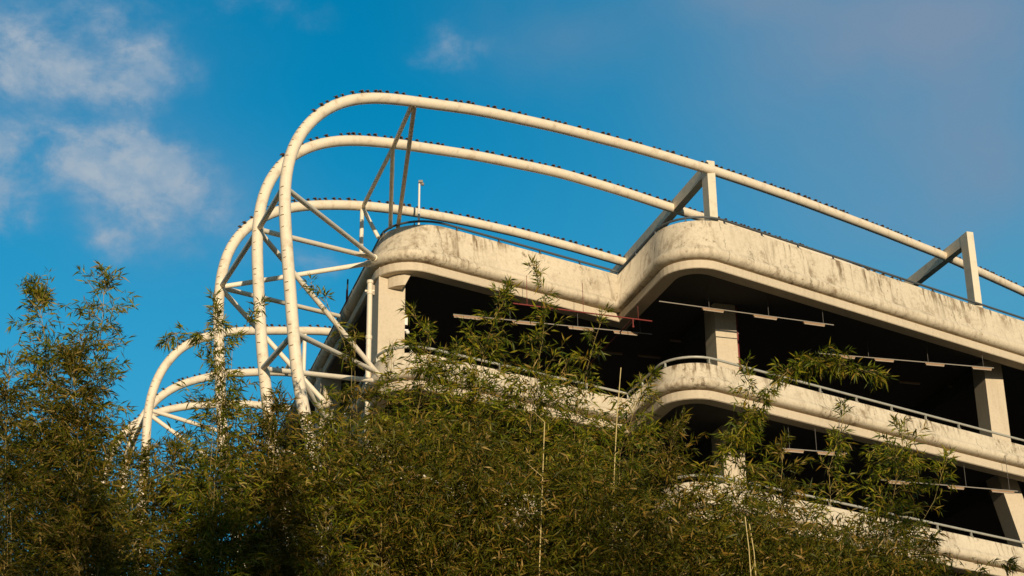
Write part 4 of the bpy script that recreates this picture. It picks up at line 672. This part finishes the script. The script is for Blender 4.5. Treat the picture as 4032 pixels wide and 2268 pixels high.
def grow(path, den, spray=False, zlow=7.2):
    """path: (x,y,z,half width) from tip down -> leaf bases, directions, twig lines"""
    P = np.array(path[::-1]); s = np.r_[0, np.cumsum(np.linalg.norm(np.diff(P[:, :3], axis=0), axis=1))]
    step = .13 if not spray else .10
    u = np.arange(0, s[-1], step); u = u+RNG.uniform(-.04, .04, len(u))
    Q = np.stack([np.interp(u, s, P[:, k]) for k in range(4)], 1)
    T = unit(np.gradient(Q[:, :3], axis=0))
    bases, dirs, lines = [], [], []; ph = RNG.uniform(0, 6)
    for q, tg, uu in zip(Q, T, u):
        if q[2] < zlow or q[3] < .02: continue
        w_ = q[3]; fr = uu/s[-1]
        nb = RNG.poisson(den*(1.1+7.4*w_)) if not spray else RNG.poisson(den*(1.6+4.5*w_))
        if not spray: nb = int(round(nb*(.6+.8*max(0., .5+.5*math.sin(uu*5.2+ph))))) if uu > s[-1]-3. else nb
        if uu > s[-1]-.35: nb = max(nb, 2)
        for _ in range(nb):
            az_ = RNG.uniform(0, 2*PI); e_ = RNG.uniform(.1, .95) if not spray else RNG.uniform(-.5, .9)
            dvec = np.array([math.cos(az_)*math.cos(e_), math.sin(az_)*math.cos(e_), math.sin(e_)])
            if uu > s[-1]-.5: dvec = unit(dvec*.6+tg*.8)
            L = max(.10, w_*RNG.uniform(.35, 1.08)/max(.55, math.cos(e_)))
            dr = RNG.uniform(.05, .5)*L
            tt = np.linspace(0, 1, 5)[:, None]
            ln_ = q[:3]+dvec*L*tt+np.array([0, 0, -dr])*tt**2
            lines.append(ln_)
            k = int(L/.16)+2
            for t_ in np.linspace(.25 if L > .25 else .5, 1., k):
                c = q[:3]+dvec*L*t_+np.array([0, 0, -dr])*t_*t_
                bd_ = unit(dvec*L+np.array([0, 0, -2*dr*t_]))
                m = RNG.integers(3, 6) if t_ < .99 else RNG.integers(4, 7)
                sub = rand_unit(m)*.085*(t_ < .99)
                for j in range(m):
                    bases.append(c+sub[j]*RNG.uniform(.2, 1)); 
                    dirs.append(unit(bd_*RNG.uniform(.5, 1.)+rand_unit(1)[0]*.75+np.array([0, 0, -.12])))
    return bases, dirs, lines

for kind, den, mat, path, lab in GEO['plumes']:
    tip = path[0]; low = path[-1]; base = (low[0]+RNG.uniform(-.1, .1), low[1], 0)
    t = thing('bamboo_plant', base, lab, 'bamboo', 'bamboo plants growing in front of the parking building')
    cp = [Vector(p[:3]) for p in path[::-1]]
    if kind == 'spray':      # cane springs from its own culm in the thicket
        cp = [Vector(base), Vector((low[0], low[1]+.05, low[2]*.6))]+cp
    else: cp = [Vector(base)]+cp
    cp = resample(cp, .30); n = len(cp)
    big = .017 if kind != 'culm' else .0145
    rs = [max(.0035, big*(1-(i/max(1, n-1))**1.6)) if kind != 'culm' else max(.008, big*(1-.5*(i/(n-1))**3)) for i in range(n)]
    rs = [r*(1.18 if i % 2 else 1.) for i, r in enumerate(rs)]
    mb = MB(); mb.tube(cp, rs, 7); mb.build('culm', M['culm_y'] if mat == 'y' else M['culm'], t)
    if kind == 'culm':
        for q in cp[8::3]:
            if q.z > 8:
                a_ = RNG.uniform(0, 2*PI); L = RNG.uniform(.12, .5); d_ = Vector((math.cos(a_)*.7, math.sin(a_)*.5, .55))
                mb = MB(); mb.tube([q, q+d_*L*.5, q+d_*L], [.007, .005, .002], 5); mb.build('side_shoot', M['culm_y'], t)
        continue
    bs_, ds_, ln_ = grow(path, den, kind == 'spray')
    nL = len(bs_)
    ll = RNG.uniform(.0034, .0078, nL)*path[0][1]; ww = ll*RNG.uniform(.12, .165, nL)
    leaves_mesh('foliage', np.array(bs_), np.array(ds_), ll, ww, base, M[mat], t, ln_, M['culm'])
    if kind == 'plume' and den > .7:
        for k in range(2):
            ox = RNG.uniform(-.35, .35); oy = RNG.uniform(-.3, .3); top_i = int(n*.82)
            pts = [c+Vector((ox*(1-i/n)+RNG.uniform(-.01, .01), oy*(1-i/n), 0)) for i, c in enumerate(cp[:top_i])]
            mb = MB(); mb.tube(pts, [max(.004, .015*(1-(i/top_i)**1.5)) for i in range(top_i)], 6); mb.build('culm', M['culm'], t)

# unseen trees added behind the viewpoint, only to shade the foot of the bamboo
for ti, (tx, ty, th_, tr_) in enumerate(GEO['trees']):
    lab = ['tall leafy street tree behind the viewpoint, first of the row', 'tall leafy street tree behind the viewpoint, second of the row', 'tall leafy street tree behind the viewpoint, third of the row', 'tall leafy street tree behind the viewpoint, last of the row'][ti]
    t = thing('street_tree', (tx, ty, 0), lab, 'tree', 'street trees behind the viewpoint')
    mb = MB(); mb.tube([(tx, ty, 0), (tx+.2, ty, 4), (tx, ty+.2, 9), (tx+.1, ty, th_-1.5)], [.38, .3, .22, .06], 9)
    for q in range(7):
        a_ = q*2.4; z_ = 5+q*1.5
        mb.tube([(tx, ty, z_), (tx+math.cos(a_)*tr_*.4, ty+math.sin(a_)*tr_*.4, z_+1.6), (tx+math.cos(a_)*tr_*.8, ty+math.sin(a_)*tr_*.8, z_+2.4)], [.13, .08, .03], 6)
    mb.build('trunk', M['culm'], t)
    n_ = 6500
    d_ = rand_unit(n_)*(RNG.uniform(.15, 1, n_)**.45)[:, None]
    lump = 1+.22*np.sin(d_[:, 0]*7+ti)+.2*np.sin(d_[:, 2]*9+2*ti)
    c_ = np.array([tx, ty, th_*.60])+d_*np.array([tr_, tr_, th_*.40])*lump[:, None]
    leaves_mesh('crown', c_, rand_unit(n_), RNG.uniform(.35, .7, n_), RNG.uniform(.2, .34, n_), (tx, ty, 0), M['g'], t)

# dense understorey: leaves nobody could count
th = np.array(GEO['thick']); xs = th[:, 0]; zs = th[:, 2]
NB = 36000
bx = RNG.uniform(xs[0], xs[-1], NB); by = RNG.uniform(29., 35.0, NB)
zt = np.interp(bx, xs, zs)+(by-32.1)*.27        # plants in front are shorter
dep = RNG.uniform(0, 1, NB)**.85
bz = zt-dep*(zt-7.)
keep = RNG.uniform(0, 1, NB) < .25+.75*np.clip((zt-bz)/.9, 0, 1)
# gaps where the pale wall shows through
gapn = np.sin(bx*1.9+2*np.sin(bz*1.3))+np.sin(bz*2.3+bx*.7)
keep &= gapn < 1.48
for hx, hz, ra_, rb_ in GEO['holes']:      # windows in the foliage
    keep &= ((bx-hx)/ra_)**2+((bz-hz)/rb_)**2 > 1.+RNG.uniform(-.35, .35, NB)
bx, by, bz = bx[keep], by[keep], bz[keep]; n = len(bx)
m = RNG.integers(4, 10, n); idx = np.repeat(np.arange(n), m)
c = np.stack([bx, by, bz], 1)
bdv = unit(rand_unit(n)+np.array([0, 0, .25]))
B_ = c[idx]+rand_unit(len(idx))*RNG.uniform(.02, .26, len(idx))[:, None]
D_ = unit(bdv[idx]*.7+rand_unit(len(idx))*.9+np.array([0, 0, -.15]))
ll = RNG.uniform(.12, .26, len(idx)); ww = ll*RNG.uniform(.12, .165, len(idx))
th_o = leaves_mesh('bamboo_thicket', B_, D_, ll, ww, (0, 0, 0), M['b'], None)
tag(th_o, 'dense dark bamboo foliage filling the bottom of the picture', 'bamboo thicket', kind='stuff')
print('thicket leaves', len(idx))
